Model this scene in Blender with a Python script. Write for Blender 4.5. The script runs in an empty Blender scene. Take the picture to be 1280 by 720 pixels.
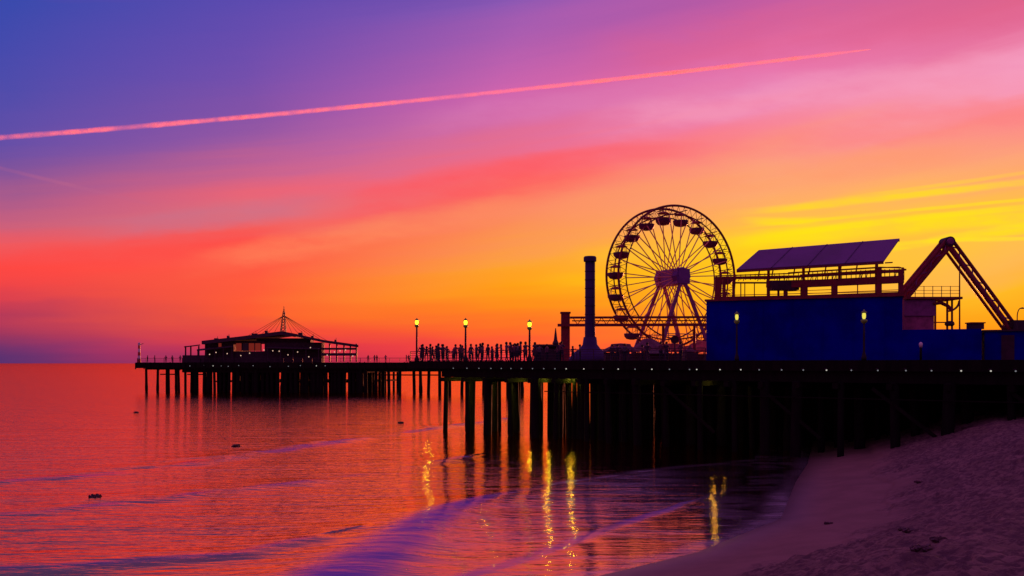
import bpy, math, random
import numpy as np
from mathutils import Vector, Matrix, noise as mnoise

random.seed(7)
C = bpy.context.scene.collection
SC = bpy.context.scene
R = math.radians
F, CX, HY, CAMZ = 1100.0, 640.0, 454.0, 7.5      # focal length and horizon in photograph pixels, eye height in metres

def X(px, D): return (px - CX) / F * D
def Z(py, D): return CAMZ + (HY - py) / F * D
def P(px, py, D): return Vector((X(px, D), D, Z(py, D)))

# ------------------------------------------------------------------ materials
def srgb(r, g, b):
    f = lambda c: (c/255)/12.92 if c/255 <= .04045 else ((c/255+.055)/1.055)**2.4
    return (f(r), f(g), f(b), 1)

class NT:
    def __init__(s, nt): s.nt = nt; s.n = nt.nodes; s.l = nt.links
    def node(s, t, **kw):
        n = s.n.new(t)
        for k, v in kw.items(): setattr(n, k, v)
        return n
    def sock(s, node_in, v):
        if isinstance(v, bpy.types.NodeSocket): s.l.new(v, node_in)
        elif v is not None: node_in.default_value = v
    def m(s, op, a, b=None, c=None, clamp=False):
        n = s.node('ShaderNodeMath', operation=op, use_clamp=clamp)
        s.sock(n.inputs[0], a)
        if b is not None: s.sock(n.inputs[1], b)
        if c is not None: s.sock(n.inputs[2], c)
        return n.outputs[0]
    def ss(s, v, a, b, t0=0.0, t1=1.0, kind='SMOOTHSTEP'):
        n = s.node('ShaderNodeMapRange', interpolation_type=kind)
        s.sock(n.inputs[0], v); n.inputs[1].default_value = a; n.inputs[2].default_value = b
        n.inputs[3].default_value = t0; n.inputs[4].default_value = t1
        return n.outputs[0]
    def mix(s, f, a, b, blend='MIX'):
        n = s.node('ShaderNodeMix', data_type='RGBA', blend_type=blend)
        s.sock(n.inputs[0], f); s.sock(n.inputs[6], a); s.sock(n.inputs[7], b)
        return n.outputs[2]
    def comb(s, x, y, z):
        n = s.node('ShaderNodeCombineXYZ'); s.sock(n.inputs[0], x); s.sock(n.inputs[1], y); s.sock(n.inputs[2], z); return n.outputs[0]
    def noise(s, vec, scale, detail=3, rough=.5, dist=0.0):
        n = s.node('ShaderNodeTexNoise'); s.sock(n.inputs['Vector'], vec)
        n.inputs['Scale'].default_value = scale; n.inputs['Detail'].default_value = detail
        n.inputs['Roughness'].default_value = rough; n.inputs['Distortion'].default_value = dist
        return n.outputs['Fac']
    def ramp(s, fac, stops, interp='LINEAR'):
        n = s.node('ShaderNodeValToRGB'); s.sock(n.inputs[0], fac); cr = n.color_ramp; cr.interpolation = interp
        while len(cr.elements) > 1: cr.elements.remove(cr.elements[-1])
        cr.elements[0].position = stops[0][0]; cr.elements[0].color = stops[0][1]
        for p, c in stops[1:]:
            e = cr.elements.new(p); e.color = c
        return n.outputs[0]

def mat_new(name):
    m = bpy.data.materials.new(name); m.use_nodes = True
    nt = m.node_tree; nt.nodes.clear()
    return m, NT(nt)

def mat(name, col, rough=.7, metal=0.0, var=.25, vscale=1.5, bump=0.0, spec=.3, grain=None):
    m, t = mat_new(name)
    out = t.node('ShaderNodeOutputMaterial'); b = t.node('ShaderNodeBsdfPrincipled')
    tc = t.node('ShaderNodeTexCoord').outputs['Object']
    if grain:
        mp = t.node('ShaderNodeMapping'); mp.inputs['Scale'].default_value = grain; t.l.new(tc, mp.inputs[0]); tc = mp.outputs[0]
    n = t.noise(tc, vscale, 5, .6)
    c1 = tuple(c*(1-var) for c in col[:3]) + (1,); c2 = tuple(min(1, c*(1+var)) for c in col[:3]) + (1,)
    t.l.new(t.mix(t.ss(n, .35, .65), c1, c2), b.inputs['Base Color'])
    t.l.new(t.ss(n, .3, .7, max(.05, rough-.12), min(1, rough+.12)), b.inputs['Roughness'])
    b.inputs['Metallic'].default_value = metal
    b.inputs['Specular IOR Level'].default_value = spec
    if bump:
        bp = t.node('ShaderNodeBump'); bp.inputs['Strength'].default_value = bump; bp.inputs['Distance'].default_value = .03
        t.l.new(t.noise(tc, vscale*6, 4, .6), bp.inputs['Height']); t.l.new(bp.outputs[0], b.inputs['Normal'])
    t.l.new(b.outputs[0], out.inputs[0])
    return m

def mat_emit(name, col, strength):
    m, t = mat_new(name)
    out = t.node('ShaderNodeOutputMaterial'); e = t.node('ShaderNodeEmission')
    e.inputs[0].default_value = col; e.inputs[1].default_value = strength
    t.l.new(e.outputs[0], out.inputs[0]); return m

M = {}
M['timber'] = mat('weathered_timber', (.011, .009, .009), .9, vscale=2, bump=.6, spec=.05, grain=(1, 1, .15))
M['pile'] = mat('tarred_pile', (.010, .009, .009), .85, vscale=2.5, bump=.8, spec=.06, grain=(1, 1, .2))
M['darksteel'] = mat('dark_steel', (.05, .03, .05), .6, .2, spec=.2)
M['bluepaint'] = mat('deep_blue_painted_board', (.0008, .001, .30), .8, var=.25, vscale=.35, bump=.15, spec=.03)
M['bluemetal'] = mat('blue_violet_paint', (.035, .012, .10), .6, var=.15, spec=.25)
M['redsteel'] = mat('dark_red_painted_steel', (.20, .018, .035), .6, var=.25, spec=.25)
M['spoke'] = mat('sky_glow_rod', (.95, .34, .24), .5, var=.2, spec=.4)  # glow of the yellow sky put into the rod colour
M['purplesteel'] = mat('purple_painted_steel', (.24, .07, .19), .6, var=.25, spec=.3)
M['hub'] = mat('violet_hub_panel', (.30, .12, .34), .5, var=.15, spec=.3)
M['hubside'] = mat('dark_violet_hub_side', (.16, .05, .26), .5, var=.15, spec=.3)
M['gondola'] = mat('gondola_fibreglass', (.10, .02, .08), .5, var=.3, spec=.3)
M['canopyred'] = mat('gondola_canopy_cloth', (.40, .08, .08), .8, var=.3)
M['roofpanel'] = mat('violet_grey_roof_sheet', (.16, .08, .24), .65, var=.18, vscale=.25, spec=.2)
M['seam'] = mat('roof_sheet_seam', (.10, .05, .16), .7)
M['orange'] = mat('rust_orange_rail', (.34, .06, .03), .6, var=.3)
M['pinkwall'] = mat('pink_reflection_board', (.35, .09, .18), .7, var=.3, vscale=1.2)  # pink reflection put into the board colour
M['darkwall'] = mat('dark_plum_board', (.05, .022, .04), .8, var=.3)
M['roofdark'] = mat('dark_roofing', (.06, .03, .05), .8)
M['cloth'] = mat('striped_tent_cloth', (.15, .06, .10), .8, var=.35, vscale=.8)
M['skin'] = mat('skin', (.25, .13, .09), .6)
M['hair'] = mat('dark_hair', (.02, .013, .01), .7)
M['shirtA'] = mat('dark_shirt', (.05, .03, .06), .9)
M['shirtB'] = mat('plum_shirt', (.16, .05, .10), .9)
M['shirtC'] = mat('grey_shirt', (.12, .11, .15), .9)
M['jeans'] = mat('dark_trousers', (.02, .022, .05), .9)
M['polemetal'] = mat('grey_green_pole_paint', (.018, .014, .02), .6, .1)
M['white'] = mat('chalky_white_paint', (.7, .66, .66), .6)
M['red'] = mat('signal_red_paint', (.45, .03, .03), .6)
M['kelp'] = mat('wet_kelp', (.07, .035, .04), .5, var=.4, vscale=8)
M['glow'] = mat_emit('lit_lamp_glass', (.90, .78, .03, 1), 2.6)
M['glowwall'] = mat_emit('lit_lamp_glass_dim', (.9, .75, .1, 1), 1.0)
M['lens'] = mat('green_lamp_lens', (.18, .40, .05), .35, spec=.5)
M['bulb'] = mat_emit('small_white_bulb', (.95, .9, .8, 1), .6)
M['bulbdim'] = mat_emit('small_dim_bulb', (.8, .8, .9, 1), .22)
M['bulbwarm'] = mat_emit('warm_window_bulb', (1.0, .62, .45, 1), .8)
M['flood'] = mat_emit('pendant_glass', (.95, .80, .08, 1), 30)
M['flood2'] = mat_emit('bright_pendant_glass', (.80, .85, .05, 1), 200)
M['flood3'] = mat_emit('soft_pendant_glass', (.80, .85, .05, 1), 90)
M['window'] = mat('dark_window_glass', (.03, .02, .03), .15, spec=.6)
M['skypane'] = mat_emit('sky_red_pane', (1.0, .09, .06, 1), .16)  # emission stands in for red sky seen through the panes

# ------------------------------------------------------------------ mesh helpers
class MB:
    def __init__(s): s.v = []; s.f = []; s.mi = []; s.k = 0
    def add(s, vs, fs, k=None):
        o = len(s.v); s.v += [tuple(v) for v in vs]
        s.f += [tuple(i+o for i in f) for f in fs]; s.mi += [s.k if k is None else k]*len(fs)
    def obox(s, c, ax, ay, az, hx, hy, hz, k=None):
        c, ax, ay, az = Vector(c), Vector(ax), Vector(ay), Vector(az)
        vs = [c+ax*hx*i+ay*hy*j+az*hz*l for l in (-1, 1) for j in (-1, 1) for i in (-1, 1)]
        s.add(vs, [(0,2,3,1),(4,5,7,6),(0,1,5,4),(2,6,7,3),(0,4,6,2),(1,3,7,5)], k)
    def box(s, x0, x1, y0, y1, z0, z1, k=None):
        s.obox(((x0+x1)/2, (y0+y1)/2, (z0+z1)/2), (1,0,0), (0,1,0), (0,0,1), abs(x1-x0)/2, abs(y1-y0)/2, abs(z1-z0)/2, k)
    def beam(s, a, b, w, h=None, k=None):
        a, b = Vector(a), Vector(b); d = b-a; L = d.length
        if L < 1e-6: return
        d /= L; up = Vector((0,0,1)) if abs(d.z) < .95 else Vector((1,0,0))
        sd = d.cross(up).normalized(); u = sd.cross(d)
        s.obox((a+b)/2, d, sd, u, L/2, w/2, (h or w)/2, k)
    def tube(s, a, b, r0, r1=None, n=8, cap=True, k=None):
        a, b = Vector(a), Vector(b); d = (b-a)
        if d.length < 1e-6: return
        d.normalize(); r1 = r0 if r1 is None else r1
        up = Vector((0,0,1)) if abs(d.z) < .95 else Vector((1,0,0))
        sd = d.cross(up).normalized(); u = sd.cross(d)
        vs = []
        for c, r in ((a, r0), (b, r1)):
            for i in range(n):
                t = 2*math.pi*i/n; vs.append(c+sd*math.cos(t)*r+u*math.sin(t)*r)
        fs = [(i, (i+1) % n, n+(i+1) % n, n+i) for i in range(n)]
        if cap: fs += [tuple(range(n-1, -1, -1)), tuple(range(n, 2*n))]
        s.add(vs, fs, k)
    def lathe(s, c, prof, n=12, k=None, sx=1, sy=1):
        c = Vector(c); vs = []; fs = []
        for r, z in prof:
            for i in range(n):
                t = 2*math.pi*i/n; vs.append(c+Vector((r*sx*math.cos(t), r*sy*math.sin(t), z)))
        for j in range(len(prof)-1):
            for i in range(n):
                fs.append((j*n+i, j*n+(i+1) % n, (j+1)*n+(i+1) % n, (j+1)*n+i))
        fs += [tuple(range(n-1, -1, -1)), tuple((len(prof)-1)*n+i for i in range(n))]
        s.add(vs, fs, k)
    def path(s, pts, r, n=6, closed=False, k=None):
        m = len(pts)
        for i in range(m if closed else m-1): s.tube(pts[i], pts[(i+1) % m], r, r, n, not closed, k)
    def ring(s, c, u, w, rad, r, seg=64, n=6, k=None):
        c, u, w = Vector(c), Vector(u), Vector(w); ax = u.cross(w).normalized(); vs = []; fs = []
        for i in range(seg):
            t = 2*math.pi*i/seg; e = u*math.cos(t)+w*math.sin(t)
            for j in range(n):
                q = 2*math.pi*j/n; vs.append(c+e*(rad+r*math.cos(q))+ax*r*math.sin(q))
        for i in range(seg):
            for j in range(n):
                fs.append((i*n+j, i*n+(j+1) % n, ((i+1) % seg)*n+(j+1) % n, ((i+1) % seg)*n+j))
        s.add(vs, fs, k)
    def prism(s, pts, z0, z1, k=None):
        n = len(pts); vs = [(p[0], p[1], z0) for p in pts]+[(p[0], p[1], z1) for p in pts]
        fs = [tuple(range(n-1, -1, -1)), tuple(range(n, 2*n))]+[(i, (i+1) % n, n+(i+1) % n, n+i) for i in range(n)]
        s.add(vs, fs, k)
    def quad(s, a, b, c, d, th, k=None):          # a slab of thickness th below its four corners
        a, b, c, d = map(Vector, (a, b, c, d)); nn = (b-a).cross(d-a).normalized()*th
        vs = [a, b, c, d, a-nn, b-nn, c-nn, d-nn]
        s.add(vs, [(0,1,2,3),(7,6,5,4),(0,4,5,1),(1,5,6,2),(2,6,7,3),(3,7,4,0)], k)
    def build(s, name, ms, parent=None, smooth=False, origin=None):
        if not isinstance(ms, (list, tuple)): ms = [ms]
        me = bpy.data.meshes.new(name)
        base = Vector((0,0,0))
        if parent is not None: base = WORLD_LOC.get(parent.name, Vector((0,0,0)))
        if origin is not None: base = Vector(origin)
        me.from_pydata([(v[0]-base.x, v[1]-base.y, v[2]-base.z) for v in s.v], [], s.f)
        for m in ms: me.materials.append(m)
        if len(ms) > 1: me.polygons.foreach_set('material_index', s.mi)
        if smooth: me.polygons.foreach_set('use_smooth', [True]*len(s.f))
        me.update(); me.validate()
        o = bpy.data.objects.new(name, me); C.objects.link(o)
        if parent is not None:
            o.parent = parent
            o.location = base-WORLD_LOC.get(parent.name, Vector((0,0,0)))
        else: o.location = base
        WORLD_LOC[o.name] = base
        return o
WORLD_LOC = {}

def tag(o, label=None, cat=None, group=None, kind=None):
    if label: o['label'] = label
    if cat: o['category'] = cat
    if group: o['group'] = group
    if kind: o['kind'] = kind
    return o
def thing(name, loc, label, cat, group=None):
    o = bpy.data.objects.new(name, None); C.objects.link(o); o.location = loc; o.empty_display_size = .3
    WORLD_LOC[o.name] = Vector(loc)
    return tag(o, label, cat, group)
def copy_thing(o, loc, rz=None, label=None, group=None):
    c = o.copy(); C.objects.link(c); c.location = loc
    if rz is not None: c.rotation_euler = (0, 0, rz)
    if label: c['label'] = label
    if group: c['group'] = group
    WORLD_LOC[c.name] = Vector(loc)
    for ch in o.children:
        d = ch.copy(); C.objects.link(d); d.parent = c
        for g in ch.children:
            e = g.copy(); C.objects.link(e); e.parent = d
    return c

# ------------------------------------------------------------------ camera
cam = bpy.data.cameras.new('camera'); co = bpy.data.objects.new('camera', cam); C.objects.link(co)
co.location = (0, 0, CAMZ); co.rotation_euler = (R(90), 0, 0)
cam.sensor_width = 36; cam.lens = F/1280*36; cam.shift_y = (HY-360)/1280
cam.clip_start = .1; cam.clip_end = 200000
SC.camera = co

# ------------------------------------------------------------------ sky (direction based) and sun
SUN_AZ, SUN_EL = math.atan2(1130-640, 1100), R(1.6)
def build_world():
    w = bpy.data.worlds.new('World'); SC.world = w; w.use_nodes = True
    nt = w.node_tree; nt.nodes.clear(); t = NT(nt)
    geo = t.node('ShaderNodeTexCoord').outputs['Generated']
    vn = t.node('ShaderNodeVectorMath', operation='NORMALIZE'); t.l.new(geo, vn.inputs[0])
    sp = t.node('ShaderNodeSeparateXYZ'); t.l.new(vn.outputs[0], sp.inputs[0])
    x, y, z = sp.outputs
    az = t.m('ARCTAN2', x, y)
    hor = t.m('SQRT', t.m('ADD', t.m('MULTIPLY', x, x), t.m('MULTIPLY', y, y)))
    q = t.m('DIVIDE', z, t.m('MAXIMUM', hor, .02))
    TILT = .15
    azc = t.m('MAXIMUM', t.m('MINIMUM', az, .62), -.62)
    # the band tilt sets in above the horizon
    tf = t.ss(q, 0, .16, 0, TILT)
    qp = t.m('SUBTRACT', q, t.m('MULTIPLY', tf, azc))
    # slow wander and fine streaks of the cloud bands
    v1 = t.comb(t.m('MULTIPLY', az, 2.2), t.m('MULTIPLY', qp, 14), 3.1)
    v2 = t.comb(t.m('MULTIPLY', az, 3.5), t.m('MULTIPLY', qp, 60), 7.7)
    n1 = t.m('SUBTRACT', t.noise(v1, 1.0, 3, .55), .5)
    n2 = t.m('SUBTRACT', t.noise(v2, 1.0, 4, .6), .5)
    qq = t.m('ADD', qp, t.m('ADD', t.m('MULTIPLY', n1, .055), t.m('MULTIPLY', n2, .022)))
    pos = t.m('DIVIDE', t.m('ADD', qq, .1), .9, clamp=True)
    def qpos(px, py):
        a = math.atan2(px-CX, F); qv = (HY-py)/F*math.cos(a)
        s = min(max(qv/.16, 0), 1); tfv = TILT*s*s*(3-2*s)
        return (qv-tfv*a+.1)/.9
    ZEN = srgb(150, 78, 150)
    cols = {
        0:   [(454,(86,48,112)),(440,(100,48,110)),(415,(140,50,98)),(388,(196,56,84)),(362,(232,64,72)),(335,(252,70,66)),(312,(240,86,92)),(285,(204,94,122)),(250,(164,88,140)),(215,(122,80,156)),(180,(98,76,166)),(120,(80,74,170)),(60,(66,72,172)),(0,(56,72,172))],
        320: [(454,(170,44,80)),(440,(215,50,74)),(420,(242,66,58)),(395,(252,86,48)),(350,(254,88,58)),(310,(253,84,72)),(285,(240,100,98)),(262,(224,108,122)),(235,(232,98,118)),(210,(200,96,140)),(180,(160,88,160)),(140,(132,80,166)),(80,(112,76,172)),(0,(92,72,174))],
        640: [(454,(236,48,72)),(436,(250,68,58)),(412,(254,104,38)),(385,(254,134,22)),(355,(254,158,14)),(325,(252,160,40)),(300,(250,148,78)),(270,(250,134,96)),(238,(252,104,96)),(205,(250,98,112)),(180,(228,108,146)),(150,(214,106,168)),(110,(206,98,172)),(60,(178,92,174)),(0,(140,86,178))],
        960: [(454,(250,70,52)),(430,(254,110,36)),(400,(255,150,20)),(360,(255,180,14)),(330,(255,196,14)),(305,(255,204,22)),(285,(252,188,64)),(255,(251,170,98)),(220,(250,164,116)),(190,(250,148,128)),(160,(246,132,152)),(120,(234,124,178)),(85,(232,112,168)),(50,(222,102,158)),(0,(196,90,160))],
        1280:[(454,(252,100,30)),(420,(254,132,20)),(390,(255,160,20)),(350,(254,180,32)),(318,(250,176,68)),(295,(250,180,80)),(275,(252,190,66)),(250,(252,184,72)),(228,(251,166,104)),(200,(250,160,120)),(165,(250,144,130)),(135,(250,136,136)),(105,(246,150,180)),(75,(240,142,182)),(40,(228,108,152)),(0,(222,98,138))],
    }
    ramps = []
    for px in sorted(cols):
        st = [(max(0, qpos(px, py)), srgb(*c)) for py, c in cols[px]]
        st = [s for i, s in enumerate(st) if i == 0 or s[0] > st[i-1][0]+.0005]
        last = st[-1][1]
        BV = srgb(84, 68, 168); st.append((.60, tuple(.4*a+.6*b for a, b in zip(last, BV)))); st.append((.80, BV)); st.append((1.0, ZEN))
        ramps.append((math.atan2(px-CX, F), t.ramp(pos, st)))
    col = ramps[0][1]
    azw = t.m('ADD', az, t.m('MULTIPLY', n1, .12))
    for i in range(1, len(ramps)):
        col = t.mix(t.ss(azw, ramps[i-1][0], ramps[i][0], kind='LINEAR'), col, ramps[i][1])
    # plane coordinates in front of the viewpoint for the named streaks
    ym = t.m('MAXIMUM', y, .02)
    u = t.m('DIVIDE', x, ym); v = t.m('DIVIDE', z, ym)
    front = t.ss(y, .3, .5)
    def streak(pts, half, soft, colr, amt, x0, x1, fade=.06, rag=.5):
        nonlocal col
        us = [(p[0]-CX)/F for p in pts]; vs = [(HY-p[1])/F for p in pts]
        co_ = np.polyfit(us, vs, 2)
        line = t.m('ADD', t.m('MULTIPLY', t.m('ADD', t.m('MULTIPLY', u, float(co_[0])), float(co_[1])), u), float(co_[2]))
        nz = t.m('MULTIPLY', t.m('SUBTRACT', t.noise(t.comb(t.m('MULTIPLY', u, 14), t.m('MULTIPLY', v, 50), 1.7), 1, 4, .6), .5), rag*half/F)
        d = t.m('ABSOLUTE', t.m('ADD', t.m('SUBTRACT', v, line), nz))
        f = t.ss(d, half/F, (half+soft)/F, 1, 0)
        f = t.m('MULTIPLY', f, t.ss(u, (x0-CX)/F, (x0-CX)/F+fade))
        f = t.m('MULTIPLY', f, t.ss(u, (x1-CX)/F-fade, (x1-CX)/F, 1, 0))
        patch = t.ss(t.noise(t.comb(t.m('MULTIPLY', u, 9), t.m('MULTIPLY', v, 30), 9.2), 1, 4, .6), .3, .62, .35, 1)
        f = t.m('MULTIPLY', t.m('MULTIPLY', f, t.m('MULTIPLY', front, patch)), amt)
        col = t.mix(f, col, srgb(*colr))
    Yel = (255, 222, 0)
    streak([(880,308),(1100,285),(1290,272)], 3, 13, Yel, .85, 850, 1500, .1, 3)
    streak([(900,268),(1100,248),(1290,226)], 1.5, 5, (255,216,20), .85, 880, 1500, .12, 3)
    streak([(950,296),(1150,272),(1290,258)], 1.5, 4, (255,226,0), .7, 930, 1500, .1, 3)
    streak([(930,276),(1000,276),(1050,273)], 2, 5, Yel, .7, 915, 1040, .04, 3)
    streak([(920,322),(1090,306),(1290,298)], .8, 3, (255,232,10), .6, 900, 1500, .1, 5)
    streak([(980,258),(1130,238),(1290,214)], .8, 3, (255,206,50), .6, 960, 1500, .1, 5)
    streak([(930,284),(1150,262),(1290,248)], .7, 2.5, (255,224,0), .6, 900, 1500, .1, 5)
    streak([(1050,318),(1180,300),(1290,280)], 2, 5, (255,228,0), .65, 1010, 1500, .1, 5)
    streak([(700,350),(850,345),(960,330)], 3, 8, (255,196,10), .5, 660, 1000, .1, 4)
    streak([(1210,296),(1250,292),(1290,288)], 1.5, 4, Yel, .8, 1195, 1500, .04, 3)
    streak([(750,318),(820,312),(900,300)], 4, 14, (255,200,30), .5, 700, 960, .08, 3)
    for pts_, hw, sf, c_, am, xa, xb in (
        ([(430,262),(560,234),(690,214)], 7, 22, (254,82,88), .60, 360, 800),
        ([(560,222),(700,200),(860,186)], 4, 14, (250,92,104), .50, 520, 940),
        ([(-20,345),(150,318),(330,296)], 9, 22, (255,66,64), .45, -200, 420),
        ([(250,330),(430,296),(620,262)], 5, 18, (255,150,96), .40, 200, 700),
        ([(100,290),(260,272),(420,250)], 5, 16, (196,112,140), .45, 60, 470),
        ([(-20,392),(70,384),(150,384)], 5, 12, (165,52,90), .28, -200, 190),
        ([(-20,425),(120,412),(330,414)], 8, 14, (180,52,86), .22, -200, 420),
        ([(700,262),(900,232),(1100,205)], 6, 20, (252,150,100), .45, 620, 1250),
        ([(820,200),(1050,168),(1290,135)], 8, 22, (250,120,128), .45, 760, 1500),
        ([(760,150),(1000,118),(1290,82)], 7, 26, (246,160,194), .50, 700, 1500),
        ([(800,62),(1040,30),(1290,0)], 12, 30, (222,92,140), .40, 700, 1500),
        ([(560,150),(760,122),(960,100)], 5, 20, (222,128,184), .35, 480, 1040)):
        streak(pts_, hw, sf, c_, am, xa, xb, .12, 3.5)
    streak([(0,210),(90,232),(190,256)], .6, 3, (190,100,140), .35, -300, 210, .05, 2)
    # behind the viewer: dusk side of the sky
    back = t.ramp(t.m('DIVIDE', q, 1.5, clamp=True), [(0, srgb(104,52,98)), (.1, srgb(128,62,112)), (.3, srgb(130,72,142)), (1, ZEN)])
    aa = t.m('ABSOLUTE', az)
    col = t.mix(t.ss(aa, .65, 1.9), col, back)
    sky = t.node('ShaderNodeTexSky', sky_type='NISHITA', sun_disc=False)
    sky.sun_elevation = SUN_EL; sky.sun_rotation = SUN_AZ; sky.altitude = 0
    b1 = t.node('ShaderNodeBackground'); t.l.new(col, b1.inputs[0]); b1.inputs[1].default_value = 1.0
    b2 = t.node('ShaderNodeBackground'); t.l.new(sky.outputs[0], b2.inputs[0]); b2.inputs[1].default_value = .004
    ad = t.node('ShaderNodeAddShader'); t.l.new(b1.outputs[0], ad.inputs[0]); t.l.new(b2.outputs[0], ad.inputs[1])
    out = t.node('ShaderNodeOutputWorld'); t.l.new(ad.outputs[0], out.inputs[0])
build_world()
sl = bpy.data.lights.new('sun', 'SUN'); so = bpy.data.objects.new('sun', sl); C.objects.link(so)
sl.energy = 5.0; sl.angle = R(.5); sl.color = (1, .22, .10)
so.rotation_euler = Vector((math.sin(SUN_AZ)*math.cos(SUN_EL), math.cos(SUN_AZ)*math.cos(SUN_EL), math.sin(SUN_EL))).to_track_quat('Z', 'Y').to_euler()

# ------------------------------------------------------------------ shore, sand and water
SHORE = [(-60,-20),(-30,2),(-14,13),(-6,22),(2.8,31),(7.2,35),(12.8,42.5),(17.5,55),(22,66),(30,88),(48,130),(95,260),(900,3000),(12000,40000)]
def sdist(px, py, line):                          # signed distance: positive to the right of the line
    best = np.full(px.shape, 1e12); sg = np.zeros(px.shape)
    for (ax, ay), (bx, by) in zip(line[:-1], line[1:]):
        dx, dy = bx-ax, by-ay; L2 = dx*dx+dy*dy
        tt = np.clip(((px-ax)*dx+(py-ay)*dy)/L2, 0, 1)
        ex, ey = px-ax-tt*dx, py-ay-tt*dy; d2 = ex*ex+ey*ey
        cr = dx*(py-ay)-dy*(px-ax)
        m_ = d2 < best; best = np.where(m_, d2, best); sg = np.where(m_, np.where(cr < 0, 1, -1), sg)
    return np.sqrt(best)*sg
def vnoise(x, y, seed=0):                          # value noise, numpy
    xi, yi = np.floor(x).astype(np.int64), np.floor(y).astype(np.int64); fx, fy = x-xi, y-yi
    def h(a, b):
        n = (a*374761393+b*668265263+seed*1442695041) & 0xffffffff
        n = ((n ^ (n >> 13))*1274126177) & 0xffffffff
        return ((n ^ (n >> 16)) & 0xffff)/65535.0
    sx, sy = fx*fx*(3-2*fx), fy*fy*(3-2*fy)
    return (h(xi,yi)*(1-sx)+h(xi+1,yi)*sx)*(1-sy)+(h(xi,yi+1)*(1-sx)+h(xi+1,yi+1)*sx)*sy
def fbm(x, y, seed=0, o=4):
    a, s = 1.0, 0.0
    for i in range(o): s = s+a*(vnoise(x*2**i+13.7*i, y*2**i-7.1*i, seed+i)-.5); a *= .5
    return s
def sstep(v, a, b):
    t_ = np.clip((v-a)/(b-a), 0, 1); return t_*t_*(3-2*t_)
def fan(name, rr, th, zfun, material):
    rr = np.concatenate(rr); th = np.radians(np.concatenate(th)); nr, na = len(rr), len(th)
    RR, TH = np.meshgrid(rr, th, indexing='ij'); px, py = RR*np.sin(TH), RR*np.cos(TH)
    pz, ex = zfun(px, py, RR)
    n = nr*na; co_ = np.stack([px, py, pz], -1).reshape(-1)
    ii, jj = np.meshgrid(np.arange(nr-1), np.arange(na-1), indexing='ij'); b = (ii*na+jj).reshape(-1)
    quads = np.stack([b, b+na, b+na+1, b+1], -1).reshape(-1)[...]
    me = bpy.data.meshes.new(name); me.vertices.add(n); me.vertices.foreach_set('co', co_.astype(np.float32))
    nq = len(b); me.loops.add(nq*4); me.loops.foreach_set('vertex_index', quads.reshape(-1, 4)[:, ::-1].reshape(-1).astype(np.int32))
    me.polygons.add(nq); me.polygons.foreach_set('loop_start', np.arange(0, nq*4, 4, dtype=np.int32))
    me.polygons.foreach_set('use_smooth', np.ones(nq, dtype=bool))
    for k, val in ex.items():
        at = me.attributes.new(k, 'FLOAT', 'POINT'); at.data.foreach_set('value', val.reshape(-1).astype(np.float32))
    me.update(calc_edges=True); me.validate(); me.materials.append(material)
    o = bpy.data.objects.new(name, me); C.objects.link(o); return o

def sand_z(px, py, rr):
    p = sdist(px, py, SHORE)
    wob = fbm(px/9, py/9, 3, 3)*1.2
    pp = p+wob*sstep(p, .5, 5)
    z = np.interp(pp, [-400,-60,-15,0,2,5,9,13,18,30,80,2000], [-9,-5,-1.1,0,.13,.75,2.1,3.5,4.1,4.6,5.2,6.0])
    near = sstep(rr, 140, 60)
    rough = sstep(p+fbm(px/3, py/3, 5, 3)*2.5, 4.6, 7.2)
    # trodden sand: dimples and heaps
    n = fbm(px*1.1, py*1.1, 11, 4)*.15+np.abs(fbm(px*2.3, py*2.3, 17, 3))*-.20
    z = z+near*rough*n+near*(1-rough)*sstep(p, .3, 3)*fbm(px*.5, py*.5, 23, 3)*.03
    # rut edge where the smooth wet slope meets the trodden sand
    pe = p+fbm(px/4, py/4, 29, 2)*1.6
    z = z-near*.13*sstep(pe, 5.0, 4.75)*sstep(pe, 3.2, 4.9)
    rng = np.random.RandomState(4)
    for k in range(430):
        cx, cy = rng.uniform(6, 40), rng.uniform(14, 56)
        sel = (np.abs(px-cx) < .8) & (np.abs(py-cy) < .8)
        if not sel.any(): continue
        d2 = ((px[sel]-cx)/.26)**2+((py[sel]-cy)/.34)**2
        z[sel] += rough[sel]*(-.10*np.exp(-d2)+.045*np.exp(-(np.sqrt(d2)-1.7)**2/.25))
    under = sstep(p, 2.6, -.4)
    return z, {'wet': under, 'rough': rough}

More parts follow.
